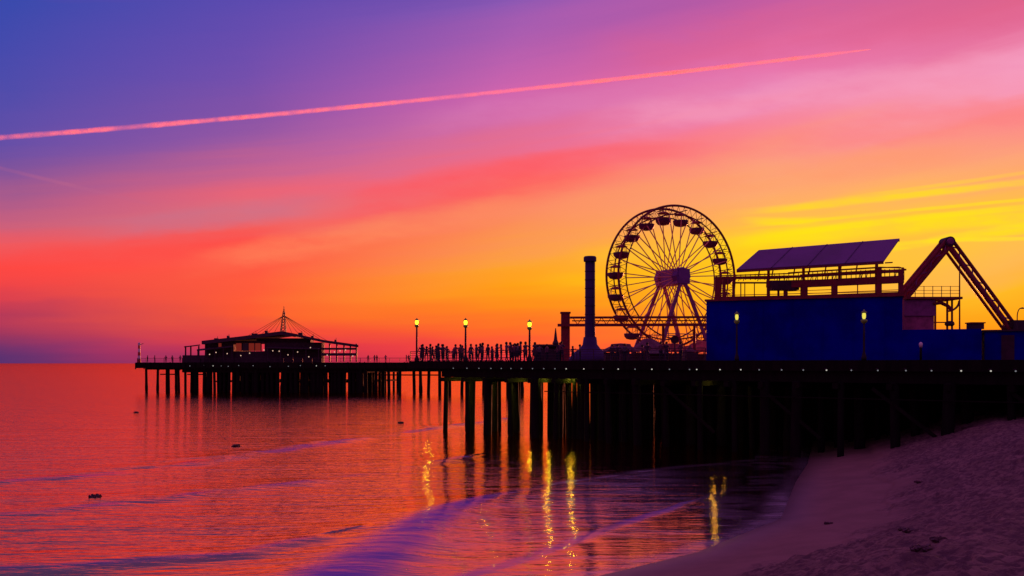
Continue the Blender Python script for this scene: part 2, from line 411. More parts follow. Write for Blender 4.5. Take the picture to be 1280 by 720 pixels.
def sand_mat():
    m, t = mat_new('beach_sand')
    out = t.node('ShaderNodeOutputMaterial'); b = t.node('ShaderNodeBsdfPrincipled')
    pos = t.node('ShaderNodeNewGeometry').outputs['Position']
    wet = t.node('ShaderNodeAttribute', attribute_name='wet').outputs['Fac']
    rg = t.node('ShaderNodeAttribute', attribute_name='rough').outputs['Fac']
    n = t.noise(pos, .6, 5, .6); n2 = t.noise(pos, 3.2, 6, .7); n3 = t.noise(pos, 40, 3, .6)
    dry = t.mix(t.ss(n, .3, .7), (.20, .14, .12, 1), (.31, .215, .18, 1))
    dry = t.mix(t.m('MULTIPLY', t.ss(n2, .44, .56), .75), dry, (.095, .055, .075, 1))
    dry = t.mix(t.ss(n3, .62, .75, 0, .5), dry, (.05, .03, .035, 1))
    damp = t.mix(t.ss(n, .3, .7), (.21, .14, .115, 1), (.26, .17, .14, 1))
    colr = t.mix(rg, damp, dry)
    colr = t.mix(t.m('MULTIPLY', wet, .55), colr, (.06, .035, .045, 1))
    t.l.new(colr, b.inputs['Base Color'])
    t.l.new(t.m('SUBTRACT', .85, t.m('MULTIPLY', wet, .6)), b.inputs['Roughness'])
    t.l.new(t.m('ADD', .12, t.m('MULTIPLY', wet, .7)), b.inputs['Specular IOR Level'])
    bp = t.node('ShaderNodeBump'); bp.inputs['Strength'].default_value = 1; bp.inputs['Distance'].default_value = .14
    h = t.m('MULTIPLY', t.m('ADD', t.noise(pos, 4.5, 4, .65), t.m('MULTIPLY', n3, .35)), t.m('ADD', .04, t.m('MULTIPLY', rg, 1.0)))
    t.l.new(h, bp.inputs['Height']); t.l.new(bp.outputs[0], b.inputs['Normal'])
    t.l.new(b.outputs[0], out.inputs[0]); return m

W1 = [(-9,20),(-6.6,27.5),(-5.6,31.5),(-4.7,36.5),(-3.2,44),(-.8,50),(3.0,55.5),(8.0,60.5),(15,66),(24,72)]
W2 = [(-5,24),(-1.6,31),(.9,34.2),(3.7,38.5),(10,48),(14.2,54.5),(17,63)]
W0 = [(-60,44),(-36,53),(-26,60),(-19.4,76),(-11.3,96),(0,120)]
W3 = [(-40,27),(-26,31),(-16,32),(-10.5,34.5),(-8.5,37)]
W4 = [(-50,36),(-24,44),(-12,56),(-4,70)]
def water_z(px, py, rr):
    p = sdist(px, py, SHORE)
    z = fbm(px/9, py/4, 31, 4)*.04*sstep(rr, 900, 200)*sstep(p, -3, -16)
    foam = np.zeros_like(z)
    wob = fbm(px/5, py/5, 41, 3)
    near = sstep(rr, 100, 70)
    def crest(line, amp, wf, wb, fo, foff, fw, patchy=0.0, seed=51, wb_=.9, far=1e9):
        nonlocal z, foam
        d = sdist(px, py, line)+wob*wb_
        prof = np.where(d > 0, np.exp(-(d/wf)**2), np.exp(-(d/wb)**2))
        pm = (sstep(fbm(px/6, py/6, seed, 3)+.25, 0, .5)*patchy+(1-patchy))*sstep(py, far+4, far-8)
        z = z+amp*prof*pm
        foam = np.maximum(foam, fo*np.exp(-((d-foff)/fw)**2)*pm)
        return d
    d1 = crest(W1, .30, 1.9, 4.0, .10, 1.2, 1.3, .08, 51, .35, 50)
    d2 = crest(W2, .045, .5, 1.6, .45, .1, .40, .45, 61, .5, 52)
    crest(W0, .20, 1.3, 3.5, .15, .6, .8, .9, 71)
    crest(W3, .11, 1.0, 2.5, .1, .6, .6, .6, 81)
    crest(W4, .10, 1.2, 3.0, .1, .6, .6, .9, 91)
    lac = sstep(fbm(px/3.5, py/.9, 77, 5), -.35, .35)
    wash = sstep(d1, -.2, 1.6)*sstep(d2, .4, -.6)*(.12+.24*lac)*(1-.45*sstep(py, 38, 30))*(1-.9*sstep(px, 6, 13))
    edge = .34*(1-.8*sstep(px, 8, 15))*np.exp(-((d1-.35)/.55)**2)*sstep(py, 43, 50)*(.4+.6*lac)
    swash = sstep(d2, .0, .5)*sstep(p, .1, -.3)*(.04+.22*sstep(fbm(px/2.6, py/1.0, 97, 4), -.1, .35))*(1-.75*sstep(px, 8, 14))
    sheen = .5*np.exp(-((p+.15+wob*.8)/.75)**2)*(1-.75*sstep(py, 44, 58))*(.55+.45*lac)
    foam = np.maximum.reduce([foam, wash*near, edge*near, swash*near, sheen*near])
    calm = sstep(p, -20, -2)
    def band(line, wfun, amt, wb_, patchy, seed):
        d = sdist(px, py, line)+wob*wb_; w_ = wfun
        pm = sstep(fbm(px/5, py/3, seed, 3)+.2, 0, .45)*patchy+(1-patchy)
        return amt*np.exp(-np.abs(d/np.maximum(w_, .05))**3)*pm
    sky_tint = np.maximum.reduce([  # violet upper-sky reflection along the waves, put in as colour
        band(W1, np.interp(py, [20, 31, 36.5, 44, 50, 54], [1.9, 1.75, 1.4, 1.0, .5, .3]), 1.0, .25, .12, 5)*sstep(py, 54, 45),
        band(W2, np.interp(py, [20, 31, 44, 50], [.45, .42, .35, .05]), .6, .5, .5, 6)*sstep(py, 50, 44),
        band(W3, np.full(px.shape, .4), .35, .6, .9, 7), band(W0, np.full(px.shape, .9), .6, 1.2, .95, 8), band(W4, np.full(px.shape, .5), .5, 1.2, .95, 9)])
    z = z+.012
    return z, {'foam': foam, 'calm': calm, 'sky_tint': sky_tint}

def water_mat():
    m, t = mat_new('sea_water')
    out = t.node('ShaderNodeOutputMaterial')
    geo = t.node('ShaderNodeNewGeometry'); pos = geo.outputs['Position']
    foam = t.node('ShaderNodeAttribute', attribute_name='foam').outputs['Fac']
    calm = t.node('ShaderNodeAttribute', attribute_name='calm').outputs['Fac']
    mp = t.node('ShaderNodeMapping'); mp.inputs['Scale'].default_value = (.30, 1.5, 1); mp.inputs['Rotation'].default_value = (0, 0, R(-3)); t.l.new(pos, mp.inputs[0])
    mp2 = t.node('ShaderNodeMapping'); mp2.inputs['Scale'].default_value = (.07, .5, 1); mp2.inputs['Rotation'].default_value = (0, 0, R(-4)); t.l.new(pos, mp2.inputs[0])
    h1 = t.noise(mp.outputs[0], 1.3, 3, .55, .3); h2 = t.noise(mp2.outputs[0], 1.0, 3, .5, .3); h3 = t.noise(mp.outputs[0], 5.5, 2, .5)
    amt = t.m('SUBTRACT', 1.0, t.m('MULTIPLY', calm, .55))
    h = t.m('MULTIPLY', t.m('ADD', t.m('ADD', t.m('MULTIPLY', h1, .066), t.m('MULTIPLY', h2, .10)), t.m('MULTIPLY', h3, .013)), amt)
    bp = t.node('ShaderNodeBump'); bp.inputs['Strength'].default_value = 1; bp.inputs['Distance'].default_value = 1.0
    t.l.new(h, bp.inputs['Height'])
    gl = t.node('ShaderNodeBsdfGlossy'); gl.inputs['Color'].default_value = (1.0, .52, .25, 1); gl.inputs['Roughness'].default_value = .08
    t.l.new(bp.outputs[0], gl.inputs['Normal'])
    df = t.node('ShaderNodeBsdfDiffuse'); df.inputs['Color'].default_value = (.075, .012, .03, 1); t.l.new(bp.outputs[0], df.inputs['Normal'])
    fr = t.node('ShaderNodeFresnel'); fr.inputs['IOR'].default_value = 1.34; t.l.new(bp.outputs[0], fr.inputs['Normal'])
    f = t.ss(fr.outputs[0], .0, .45, .45, 1.0, 'LINEAR')
    mx = t.node('ShaderNodeMixShader'); t.l.new(f, mx.inputs[0]); t.l.new(df.outputs[0], mx.inputs[1]); t.l.new(gl.outputs[0], mx.inputs[2])
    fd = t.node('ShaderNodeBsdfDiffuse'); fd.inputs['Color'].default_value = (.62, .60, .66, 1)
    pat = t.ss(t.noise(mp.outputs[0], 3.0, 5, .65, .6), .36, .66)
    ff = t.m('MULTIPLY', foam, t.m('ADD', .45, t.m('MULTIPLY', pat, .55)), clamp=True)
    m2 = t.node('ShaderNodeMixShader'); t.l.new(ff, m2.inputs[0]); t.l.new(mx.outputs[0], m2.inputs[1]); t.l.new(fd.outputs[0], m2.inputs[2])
    sky_tint = t.node('ShaderNodeAttribute', attribute_name='sky_tint').outputs['Fac']
    bd = t.node('ShaderNodeBsdfDiffuse'); bd.inputs['Color'].default_value = (.11, .15, .66, 1)  # diffuse blue stands in for the reflected upper sky
    fa = t.m('MULTIPLY', sky_tint, t.m('ADD', .55, t.m('MULTIPLY', t.ss(h1, .35, .65), .33)), clamp=True)
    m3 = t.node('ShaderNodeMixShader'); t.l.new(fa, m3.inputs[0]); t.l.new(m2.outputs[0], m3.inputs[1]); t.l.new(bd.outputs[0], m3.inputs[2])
    t.l.new(m3.outputs[0], out.inputs[0]); return m

tag(fan('sand', (np.geomspace(2, 100, 780), np.geomspace(101, 40000, 90)), (np.linspace(-180, -7, 90), np.linspace(-6.5, 45, 720), np.linspace(46, 180, 70)), sand_z, sand_mat()), kind='structure')
tag(fan('water', (np.geomspace(8, 20, 30), np.geomspace(20.1, 110, 620), np.geomspace(111, 60000, 220)), (np.linspace(-86, -35, 40), np.linspace(-34.7, 30, 620), np.linspace(30.5, 86, 50)), water_z, water_mat()), kind='structure')

# ------------------------------------------------------------------ pier, near section
E = Vector((.7585, -.6516, 0)).normalized(); N = Vector((.6516, .7585, 0)).normalized()
A0 = Vector((-7.3, 95.8, 0))                       # front edge runs from here along E towards the beach
DECK = 7.7
def fp(s, n=0, z=0): return A0+E*s+N*n+Vector((0, 0, z))
def s_at(px):                                       # distance along the front edge that shows at this column
    k = (px-CX)/F
    return (k*A0.y-A0.x)/(E.x-k*E.y)
def D_at(px): return A0.y+E.y*s_at(px)
def ground(x, y):
    a = sdist(np.array([x]), np.array([y]), SHORE)
    return float(np.interp(a, [-400,-60,-15,0,2,5,9,13,18,30,80,2000], [-9,-5,-1.1,0,.13,.75,2.1,3.5,4.1,4.6,5.2,6.0])[0])

def pile_mb(x, y, r, top, foot):
    b = MB(); rnd = random.Random(int(x*97+y*31))
    prof = [(r*1.05, foot), (r*1.0, max(foot+.2, .1))]
    if rnd.random() < .35 and foot < -.2: prof += [(r*1.18, .25), (r*1.22, 1.5), (r*1.05, 2.1)]
    prof += [(r*.97, (top+2)/2+1), (r*.95, top)]
    prof = sorted(prof, key=lambda a: a[1])
    b.lathe((x, y, 0), prof, 10)
    lx, ly, lo, hi = rnd.uniform(-.22, .22), rnd.uniform(-.15, .15), prof[0][1], prof[-1][1]
    b.v = [(v[0]+lx*(hi-v[2])/(hi-lo+.01), v[1]+ly*(hi-v[2])/(hi-lo+.01), v[2]) for v in b.v]
    return b

pier = thing('pier', fp(0, 0, DECK), 'wide dark timber pier section on thick piles carrying the amusement rides', 'pier')
b = MB()
SL = -5.6; SR = 86.0
poly = [fp(SL, 0), fp(SR, 0), fp(SR, 130), fp(34, 130), fp(22, 60), fp(20, 14), fp(SL, 14)]
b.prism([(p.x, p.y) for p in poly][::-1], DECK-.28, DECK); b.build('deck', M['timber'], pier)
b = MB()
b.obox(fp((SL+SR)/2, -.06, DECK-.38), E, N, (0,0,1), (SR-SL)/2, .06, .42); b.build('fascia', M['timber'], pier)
b = MB()
for n_, d in ((.5, 0), (4.6, 0), (8.7, 0), (12.8, 0)):
    b.obox(fp((SR-.8)/2, n_, DECK-.28-.72), E, N, (0,0,1), (SR+.8)/2, .22, .70)
b.build('girder', M['timber'], pier)
s = 0.0; k = 0
rows = [.5, 4.6, 8.7, 12.8]
while s < SR-2 and k < 100:
    for j, n_ in enumerate(rows):
        q = fp(s+random.uniform(-.35, .35), n_+random.uniform(-.2, .2)); r = random.choice([.26, .36, .44, .40]) if j < 2 else random.choice([.22, .3, .34])
        if q.y < 30 and q.x > 60: continue
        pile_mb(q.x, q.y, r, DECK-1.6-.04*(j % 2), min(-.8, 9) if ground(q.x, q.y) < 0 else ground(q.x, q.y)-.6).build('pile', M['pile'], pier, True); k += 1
    # cap beam across the bent
    b = MB(); b.obox(fp(s, 6.6, DECK-1.95), N, E, (0,0,1), 7.0, .2, .22); b.build('cap_beam', M['timber'], pier)
    s += 3.05 if s < 42 else 4.0
# piles deep under the rides, past the first hundred
b = MB()
for i in range(26):
    for j in range(14):
        q = fp(26+i*2.6+random.uniform(-.5, .5), 17+j*5+random.uniform(-.5, .5))
        b.tube((q.x, q.y, -2), (q.x, q.y, DECK-.3), .33, .33, 6)
tag(b.build('rear_piles', M['pile'], pier), kind='stuff')
# added plank backing, stands in for the dark below the rides
b = MB()
s = 19.2
while s < SR+10:
    b.obox(fp(s, 14.6+random.uniform(-.04, .04), 2.2), E, N, (0,0,1), .148, .08, 5.0); s += .30
b.build('dark_backing_planks', M['timber'], pier)
b = MB()
b.obox(fp(51, 14.35, 4.4), E, N, (0,0,1), 28, .12, .16); b.obox(fp(51, 14.35, 1.6), E, N, (0,0,1), 28, .12, .16); b.build('dark_backing_waler', M['timber'], pier)
b = MB(); b.tube(fp(14, -.2, Z(493, 78)), fp(66, -.2, Z(493, 78)+.1), .05, .05, 8); b.build('service_pipe', M['timber'], pier)
for i in range(6):                                  # diagonal bracing
    s0 = 27+i*9.15
    b = MB(); b.beam(fp(s0, .2, 5.6), fp(s0+5.2, .2, 1.6), .14, .26); b.build('brace', M['timber'], pier)
b = MB()
for i in range(78):
    q = fp((7+i*.55 if i < 20 else 14+(i-20)*.16)+random.uniform(-.3, .3), random.choice([2.4, 6.6, 10.5]))
    b.tube((q.x, q.y, -1), (q.x, q.y, DECK-.3), random.uniform(.16, .34), .2, 8)
tag(b.build('inner_piles', M['pile'], pier), kind='stuff')
# railing
def railing(nm, pts, parent, h=1.1, step=2.0, r=.03, mid=4, mt=None):
    bb = MB()
    for a, c in zip(pts[:-1], pts[1:]):
        a, c = Vector(a), Vector(c); L = (c-a).length; n_ = max(1, round(L/step)); up = Vector((0,0,1))
        for i in range(n_+1): bb.beam(a+(c-a)*i/n_, a+(c-a)*i/n_+up*h, r*2.6)
        bb.beam(a+up*h, c+up*h, r*3.4, r*2)
        for j in range(mid): bb.beam(a+up*h*(j+.5)/mid*.95, c+up*h*(j+.5)/mid*.95, r*1.3)
    return bb.build(nm, mt or M['darksteel'], parent)
railing('railing', [fp(SL, 14, DECK), fp(SL, .1, DECK), fp(s_at(700), .1, DECK), fp(s_at(881), .1, DECK)], pier)
# edge lights
for px in (568,585,600,615,628,640,653,667,681,695,709,731,755,774,795,816,838,863,872,901,927,950,978,1005,1034,1065,1098,1133,1165,1202,1239,1270):
    q = fp(s_at(px), -.17, DECK-.74)
    b = MB(); b.lathe(q+Vector((0,-.03,0)), [(.02,-.05),(.05,-.035),(.06,0),(.05,.035),(.02,.05)], 8)
    L_ = b.build('edge_light', M['bulbdim'] if (px*7) % 5 < 2 or px < 700 else M['bulb'], pier)
    b = MB(); b.obox(q+Vector((0,.03,.12)), E, N, (0,0,1), .09, .09, .025); b.build('bracket', M['darksteel'], L_)
# pendant lights behind the front girder: they show as streaks on the water
for px in (521, 570, 603, 648, 671, 700, 818, 880, 895):
    q = fp(s_at(px), 1.9, 6.06) if px > 530 else fp(s_at(px), 1.6, 6.97)
    b = MB(); b.lathe(q, [(.18,.07),(.16,.10),(.05,.16),(.02,.2),(.02,.5)], 8); hd = b.build('pendant_lamp', M['darksteel'], pier, True)
    b = MB(); b.lathe(q, [(.10,-.065),(.19,-.035),(.20,0),(.19,.035),(.10,.06)], 10); b.build('lamp_globe', M['flood'] if px > 710 else M['flood3'] if px < 530 or px > 660 else M['flood2'], hd, True)

# ------------------------------------------------------------------ pier head, far section
FA, FB = Vector((-100, 231, 0)), Vector((46, 201, 0))
FE = (FB-FA).normalized(); FN = Vector((-FE.y, FE.x, 0))
def ff(px, n=0, z=0):
    k = (px-CX)/F; s_ = (k*FA.y-FA.x)/(FE.x-k*FE.y); return FA+FE*s_+FN*n+Vector((0,0,z))
def fd(px): return ff(px).y
head = thing('outer_pier', ff(300, 0, DECK), 'long outer pier head on thin piles behind, carrying the low restaurant', 'pier')
b = MB(); b.prism([(p.x, p.y) for p in (ff(170), ff(690), ff(690, 10), ff(456, 10), ff(452, 34), ff(228, 34), ff(222, 14), ff(170, 12))], DECK-.45, DECK); b.build('deck', M['timber'], head)
b = MB(); b.prism([(p.x, p.y) for p in (ff(226,.6), ff(455,.6), ff(455, 33), ff(226, 33))], 5.1, DECK-.46)
b.obox((ff(560)+ff(440))/2+Vector((0,1,6.3)), FE, FN, (0,0,1), 34, .25, .85)
b.obox((ff(180)+ff(226))/2+Vector((0,1,6.5)), FE, FN, (0,0,1), 5.2, .25, .7); b.build('girder', M['timber'], head)
for a_, c_ in ((170, 232), (232, 300), (300, 380), (380, 456), (456, 520), (520, 600)):
    b = MB(); pa, pc = ff(a_, -.1, DECK-.75), ff(c_, -.1, DECK-.75)
    b.beam(pa, pc-(pc-pa).normalized()*.01, .14, 1.5)
    k = 0.0
    while k < (pc-pa).length: b.beam(pa+FE*k+Vector((0,-.15,-.95-random.random()*.4)), pa+FE*k+Vector((0,-.15,.6+random.random()*.4)), .22); k += random.uniform(1.5, 3.5)
    b.build('fascia', M['timber'], head)
b = MB(); b.prism([(p.x, p.y) for p in (ff(262,2), ff(448,2), ff(448, 30), ff(262, 30))], 2.6, 2.95); b.build('lower_landing', M['timber'], head)
cnt = 0; extra = MB()
cols_ = [178,195,202.5,207.5,217,221,230,234,242,247.5]
def add_pile(px, n_, r):
    global cnt
    q = ff(px, n_)
    if cnt < 98: pile_mb(q.x, q.y, r, DECK-.5, -1.0).build('pile', M['pile'], head, True); cnt += 1
    else: extra.tube((q.x, q.y, -1), (q.x, q.y, DECK-.5), r, r*.95, 6)
for px in cols_: add_pile(px, random.uniform(.6, 3), .33)
for px in (469,475,484,499,513.5,523.5,533,548,561,575,588,602,618,634,650): add_pile(px, random.uniform(.6, 3), .40)
px = 252.0
while px < 458: add_pile(px, random.uniform(.7, 1.5), random.uniform(.35, .6)); px += random.uniform(4.0, 7.5)
for n_ in (6, 15, 27):
    px = 226.0+random.uniform(0, 4)
    while px < 458: add_pile(px, n_+random.uniform(-1, 1), random.uniform(.3, .5)); px += random.uniform(4.0, 9.0)
tag(extra.build('rear_piles', M['pile'], head), kind='stuff')
b = MB()
for a_, c_ in ((198, 222), (232, 258), (470, 500), (500, 548)):
    b.beam(ff(a_, .8, 4.6), ff(c_, .8, 4.6), .22, .3)
b.build('waler', M['timber'], head)
railing('railing', [ff(171, .2, DECK), ff(250, .2, DECK), ff(450, .2, DECK), ff(640, .2, DECK)], head, 1.1, 2.6, .04, 3)
for px in (238, 256, 267, 277, 286, 299, 317, 338, 361, 376, 396, 407):
    q = ff(px, -.25, Z(457.5+random.uniform(-.8, .8), fd(px)))
    b = MB(); b.lathe(q, [(.05,-.1),(.10,-.07),(.13,0),(.10,.07),(.05,.1)], 8); L_ = b.build('edge_light', M['bulbdim'] if px % 3 else M['bulb'], head)
    b = MB(); b.obox(q+Vector((0,.12,.22)), FE, FN, (0,0,1), .12, .15, .04); b.build('bracket', M['darksteel'], L_)

# ------------------------------------------------------------------ restaurant on the pier head
rd = 238.0
rest = thing('restaurant', (X(350, rd), rd, DECK), 'low dark restaurant with shallow pitched roof at the end of the pier', 'restaurant')
def RP(px, py, d=0): return P(px, py, rd+d)
b = MB(); b.box(X(256,rd), X(292,rd), rd, rd+16, DECK, Z(426,rd)); b.build('wall', M['darkwall'], rest)
b = MB(); b.box(X(330,rd), X(402,rd), rd+.5, rd+4, DECK, Z(428,rd)); b.build('wall', M['darkwall'], rest)
b = MB(); b.box(X(292,rd)+.003, X(330,rd)-.003, rd+.6, rd+16, DECK, Z(439,rd)); b.box(X(292,rd)+.003, X(330,rd)-.003, rd+.6, rd+16, Z(428.5,rd), Z(426,rd)); b.build('wall', M['darkwall'], rest)
for i, px in enumerate((294, 302, 310, 318)):
    b = MB(); b.box(X(px,rd), X(px+7,rd), rd+.75, rd+.85, Z(438.6,rd), Z(429,rd)); w_ = b.build('window', M['skypane'] if i != 1 else M['window'], rest)
    b = MB(); b.box(X(px+7,rd), X(px+8,rd), rd+.6, rd+.9, Z(438.9,rd), Z(428.7,rd)); b.build('mullion', M['darksteel'], w_)
for px, py in ((275,431.5),(262,433)):
    b = MB(); b.box(X(px-1.8,rd), X(px+1.8,rd), rd-.06, rd-.003, Z(py+2.5,rd), Z(py-2.5,rd)); b.build('window', M['skypane'] if px > 270 else M['window'], rest)
# roof: thin overhanging slabs rising to the mast
b = MB()
pts = [(252,426),(300,420.5),(340,415.5),(352,414),(366,416.5),(405,425),(448,431)]
for (xa, ya), (xb, yb) in zip(pts[:-1], pts[1:]):
    a, c = P(xa, ya, rd-2), P(xb, yb, rd-2); th = Vector((0,0,-.95 if xb < 400 else -.6)); bk = Vector((-1.0,16 if xb < 370 else 5,0))
    vs = [a, c, c+bk, a+bk, a+th, c+th, c+bk+th, a+bk+th]
    b.add(vs, [(0,1,2,3),(7,6,5,4),(0,4,5,1),(1,5,6,2),(2,6,7,3),(3,7,4,0)])
b.build('roof', M['roofdark'], rest)
for xa, ya, xb, yb in ((246,436.5,291,431.5),(333,433,400,434.5)):
    b = MB(); b.quad(P(xa,ya+1.5,rd-3), P(xb,yb+1.5,rd-3), P(xb,yb,rd+.3), P(xa,ya,rd+.3), .18)
    for k in range(5): px_ = xa+(xb-xa)*(k+.1)/4.2; b.beam(P(px_, 450.5, rd-2.8), P(px_, ya+(yb-ya)*k/4.2+1.8, rd-2.8), .16)
    b.build('awning', M['roofdark'], rest)
b = MB(); b.box(X(318,rd), X(386,rd), rd+2, rd+6, Z(428,rd), Z(422.5,rd)); b.build('clerestory', M['darkwall'], rest)
b = MB()
for px in (404, 412, 421, 430, 438, 445.5): b.beam(P(px, 452, rd-1), P(px, 429.5, rd-1), .35)
b.build('veranda_posts', M['darksteel'], rest)
b = MB()
for py, h in ((436,.5),(443,.7)): b.box(X(402,rd), X(446,rd), rd-1.2, rd+1.6, Z(py,rd)-h/2, Z(py,rd)+h/2)
b.build('veranda_floor', M['roofdark'], rest)
for px, py in ((270,440.5),(330,437.5),(341,438.5),(349,439),(388,434.5),(398,436),(418,440),(386,446),(432,437.5),(425,438.5),(262,443),(284,442),(301,444.5),(312,441.5),(360,443.5),(372,440),(409,444),(441,445)):
    b = MB(); b.lathe(P(px, py, rd-1.7), [(.04,-.15),(.12,-.1),(.16,0),(.12,.1),(.04,.15)], 8); b.build('wall_lamp', M['bulbwarm'], rest)
for i, (px, w_, h_) in enumerate(((268,1.0,.5),(283,.6,.9),(316,1.4,.6),(331,.7,1.0),(374,1.1,.8),(389,.6,.6),(418,.5,.7))):
    zt = Z(np.interp(px, [252,300,340,352,366,405,448], [426,420.5,415.5,414,416.5,425,431]), rd-2)
    b = MB(); c = Vector((X(px, rd), rd+1.2, zt)); b.box(c.x-w_/2, c.x+w_/2, c.y, c.y+.8, zt-.3, zt+h_*.8); b.beam(c+Vector((w_*.3,.4,h_*.8)), c+Vector((w_*.3,.4,h_*.8+.5)), .1)
    b.build('roof_unit', M['roofdark'], rest)
# mast with cables
mast = thing('cable_mast', P(354, 418, rd+6), 'lattice mast with a fan of thin cables above the restaurant roof', 'mast')
b = MB(); top = P(355, 387, rd+6); cb = P(354, 419, rd+6)
for dx in (-.75, .75):
    for dy in (-.6, .6): b.beam(cb+Vector((dx, dy, 0)), top+Vector((dx*.25, dy*.25, -.6)), .2)
for i in range(9):
    a = i/9; w0 = .75*(1-a)+.19*a; w1 = .75*(1-a-1/9)+.19*(a+1/9)
    pa, pb = cb.lerp(top, a), cb.lerp(top, a+1/9)
    b.beam(pa+Vector((-w0,-.6*(1-a),0)), pb+Vector((w1,-.6*(1-a),0)), .13); b.beam(pa+Vector((w0,-.6*(1-a),0)), pb+Vector((-w1,-.6*(1-a),0)), .13)
b.beam(top+Vector((0,0,-.8)), top+Vector((0,0,.9)), .16)
b.build('lattice', M['darksteel'], mast)
for px, py in ((304,423),(313,422.5),(322,421.5),(331,420.5),(341,419),(367,421),(377,422.5),(387,424.5),(396,426),(405,427.5),(414,429)):
    b = MB(); b.tube(top+Vector((0,0,-1.6)), P(px, py, rd+random.uniform(0, 8)), .05, .05, 5, False); b.build('cable', M['darksteel'], mast)
# beacon at the seaward end
q = ff(170.5, 1.2, DECK)
be = thing('beacon', q, 'red and white banded beacon post at the seaward end of the pier', 'beacon')
b = MB()
for i in range(5): b.tube(q+Vector((0,0,i*.9)), q+Vector((0,0,(i+1)*.9)), .42-.03*i, .40-.03*i, 10, True, i % 2)
b.build('post', [M['red'], M['white']], be)
b = MB(); b.lathe(q, [(.3,4.5),(.34,4.55),(.34,5.1),(.1,5.3)], 10); b.build('lantern', M['white'], be)
b = MB(); b.beam(q+Vector((0,0,4.6)), q+Vector((1.1,0,5.0)), .12); b.build('arm', M['darksteel'], be)
# small shelter between beacon and restaurant
q = P(240, 452, 233)
sh = thing('shelter', Vector((q.x, 233, DECK)), 'small open shelter with tilted roof left of the restaurant', 'shelter')
b = MB()
for px in (232, 238.5, 248.5): b.beam(P(px, 452, 233), P(px, 432.5, 233), .3); b.beam(P(px, 452, 236), P(px, 432.5, 236), .3)
b.build('posts', M['darksteel'], sh)
b = MB(); b.quad(P(230,433,232), P(250,430.5,232), P(250,430.5,237), P(230,433,237), .3); b.build('roof', M['roofdark'], sh)
b = MB(); b.box(X(229,233), X(256,233), 232.5, 236.5, DECK, Z(444,233)); b.build('counter', M['darkwall'], sh)

# ------------------------------------------------------------------ street lamps on the near deck
def make_lamp(q, top, glow, label):
    L_ = thing('street_lamp', q, label, 'street lamp', 'street lamps along the pier edge')
    h = top-q.z; wl = glow is M['glowwall']; k_ = .72 if wl else 1
    b = MB(); b.lathe(q, [(.26*k_,0),(.28*k_,.25),(.17*k_,.5),(.12*k_,.7),(.11*k_,h*.5),(.085*k_,h-.75)], 10); b.build('pole', M['polemetal'], L_, True)
    b = MB(); b.lathe(q, [(.10,h-.95),(.24,h-.80),(.24,h-.66),(.14,h-.60)], 10); b.build('collar', M['lens'], L_, True)
    b = MB(); b.lathe(q, [(.10*k_,h-.60),(.17*k_,h-.50),(.20*k_,h-.34),(.17*k_,h-.18),(.10*k_,h-.09)], 12); b.build('lantern_glass', glow, L_, True)
    b = MB(); b.lathe(q, [(.23,h-.14),(.20,h-.05),(.08,h+.02),(.03,h+.14)], 10); b.build('lantern_cap', M['lens'], L_, True)
    return L_
for px, py, n_, g, lb in ((521,402,.6,'glow','lit lamp post at the seaward corner of the near pier, leftmost in the photo'),
                          (582,402,.6,'glow','lit lamp post among the standing crowd, second from the left'),
                          (662,404,.6,'glow','lit lamp post beside the flat roofed kiosk, third from the left'),
                          (921,394,.5,'glowwall','lamp post in front of the left end of the blue wall'),
                          (1080,392,.5,'glowwall','lamp post in front of the right part of the tall blue wall')):
    sq = fp(s_at(px), n_); q = Vector((X(px, sq.y), sq.y, DECK)); make_lamp(q, Z(py-3, sq.y), M[g], lb)
sq = fp(s_at(1151), .5); q = Vector((X(1151, sq.y), sq.y, DECK))
bl = thing('bollard_light', q, 'short pale bollard light in front of the low blue wall', 'bollard light')
b = MB(); b.lathe(q, [(.09,0),(.09,.9),(.12,.95)], 8); b.build('post', M['polemetal'], bl, True)
b = MB(); b.lathe(q, [(.12,.96),(.13,1.25),(.05,1.34)], 8); b.build('lens', M['white'], bl, True)

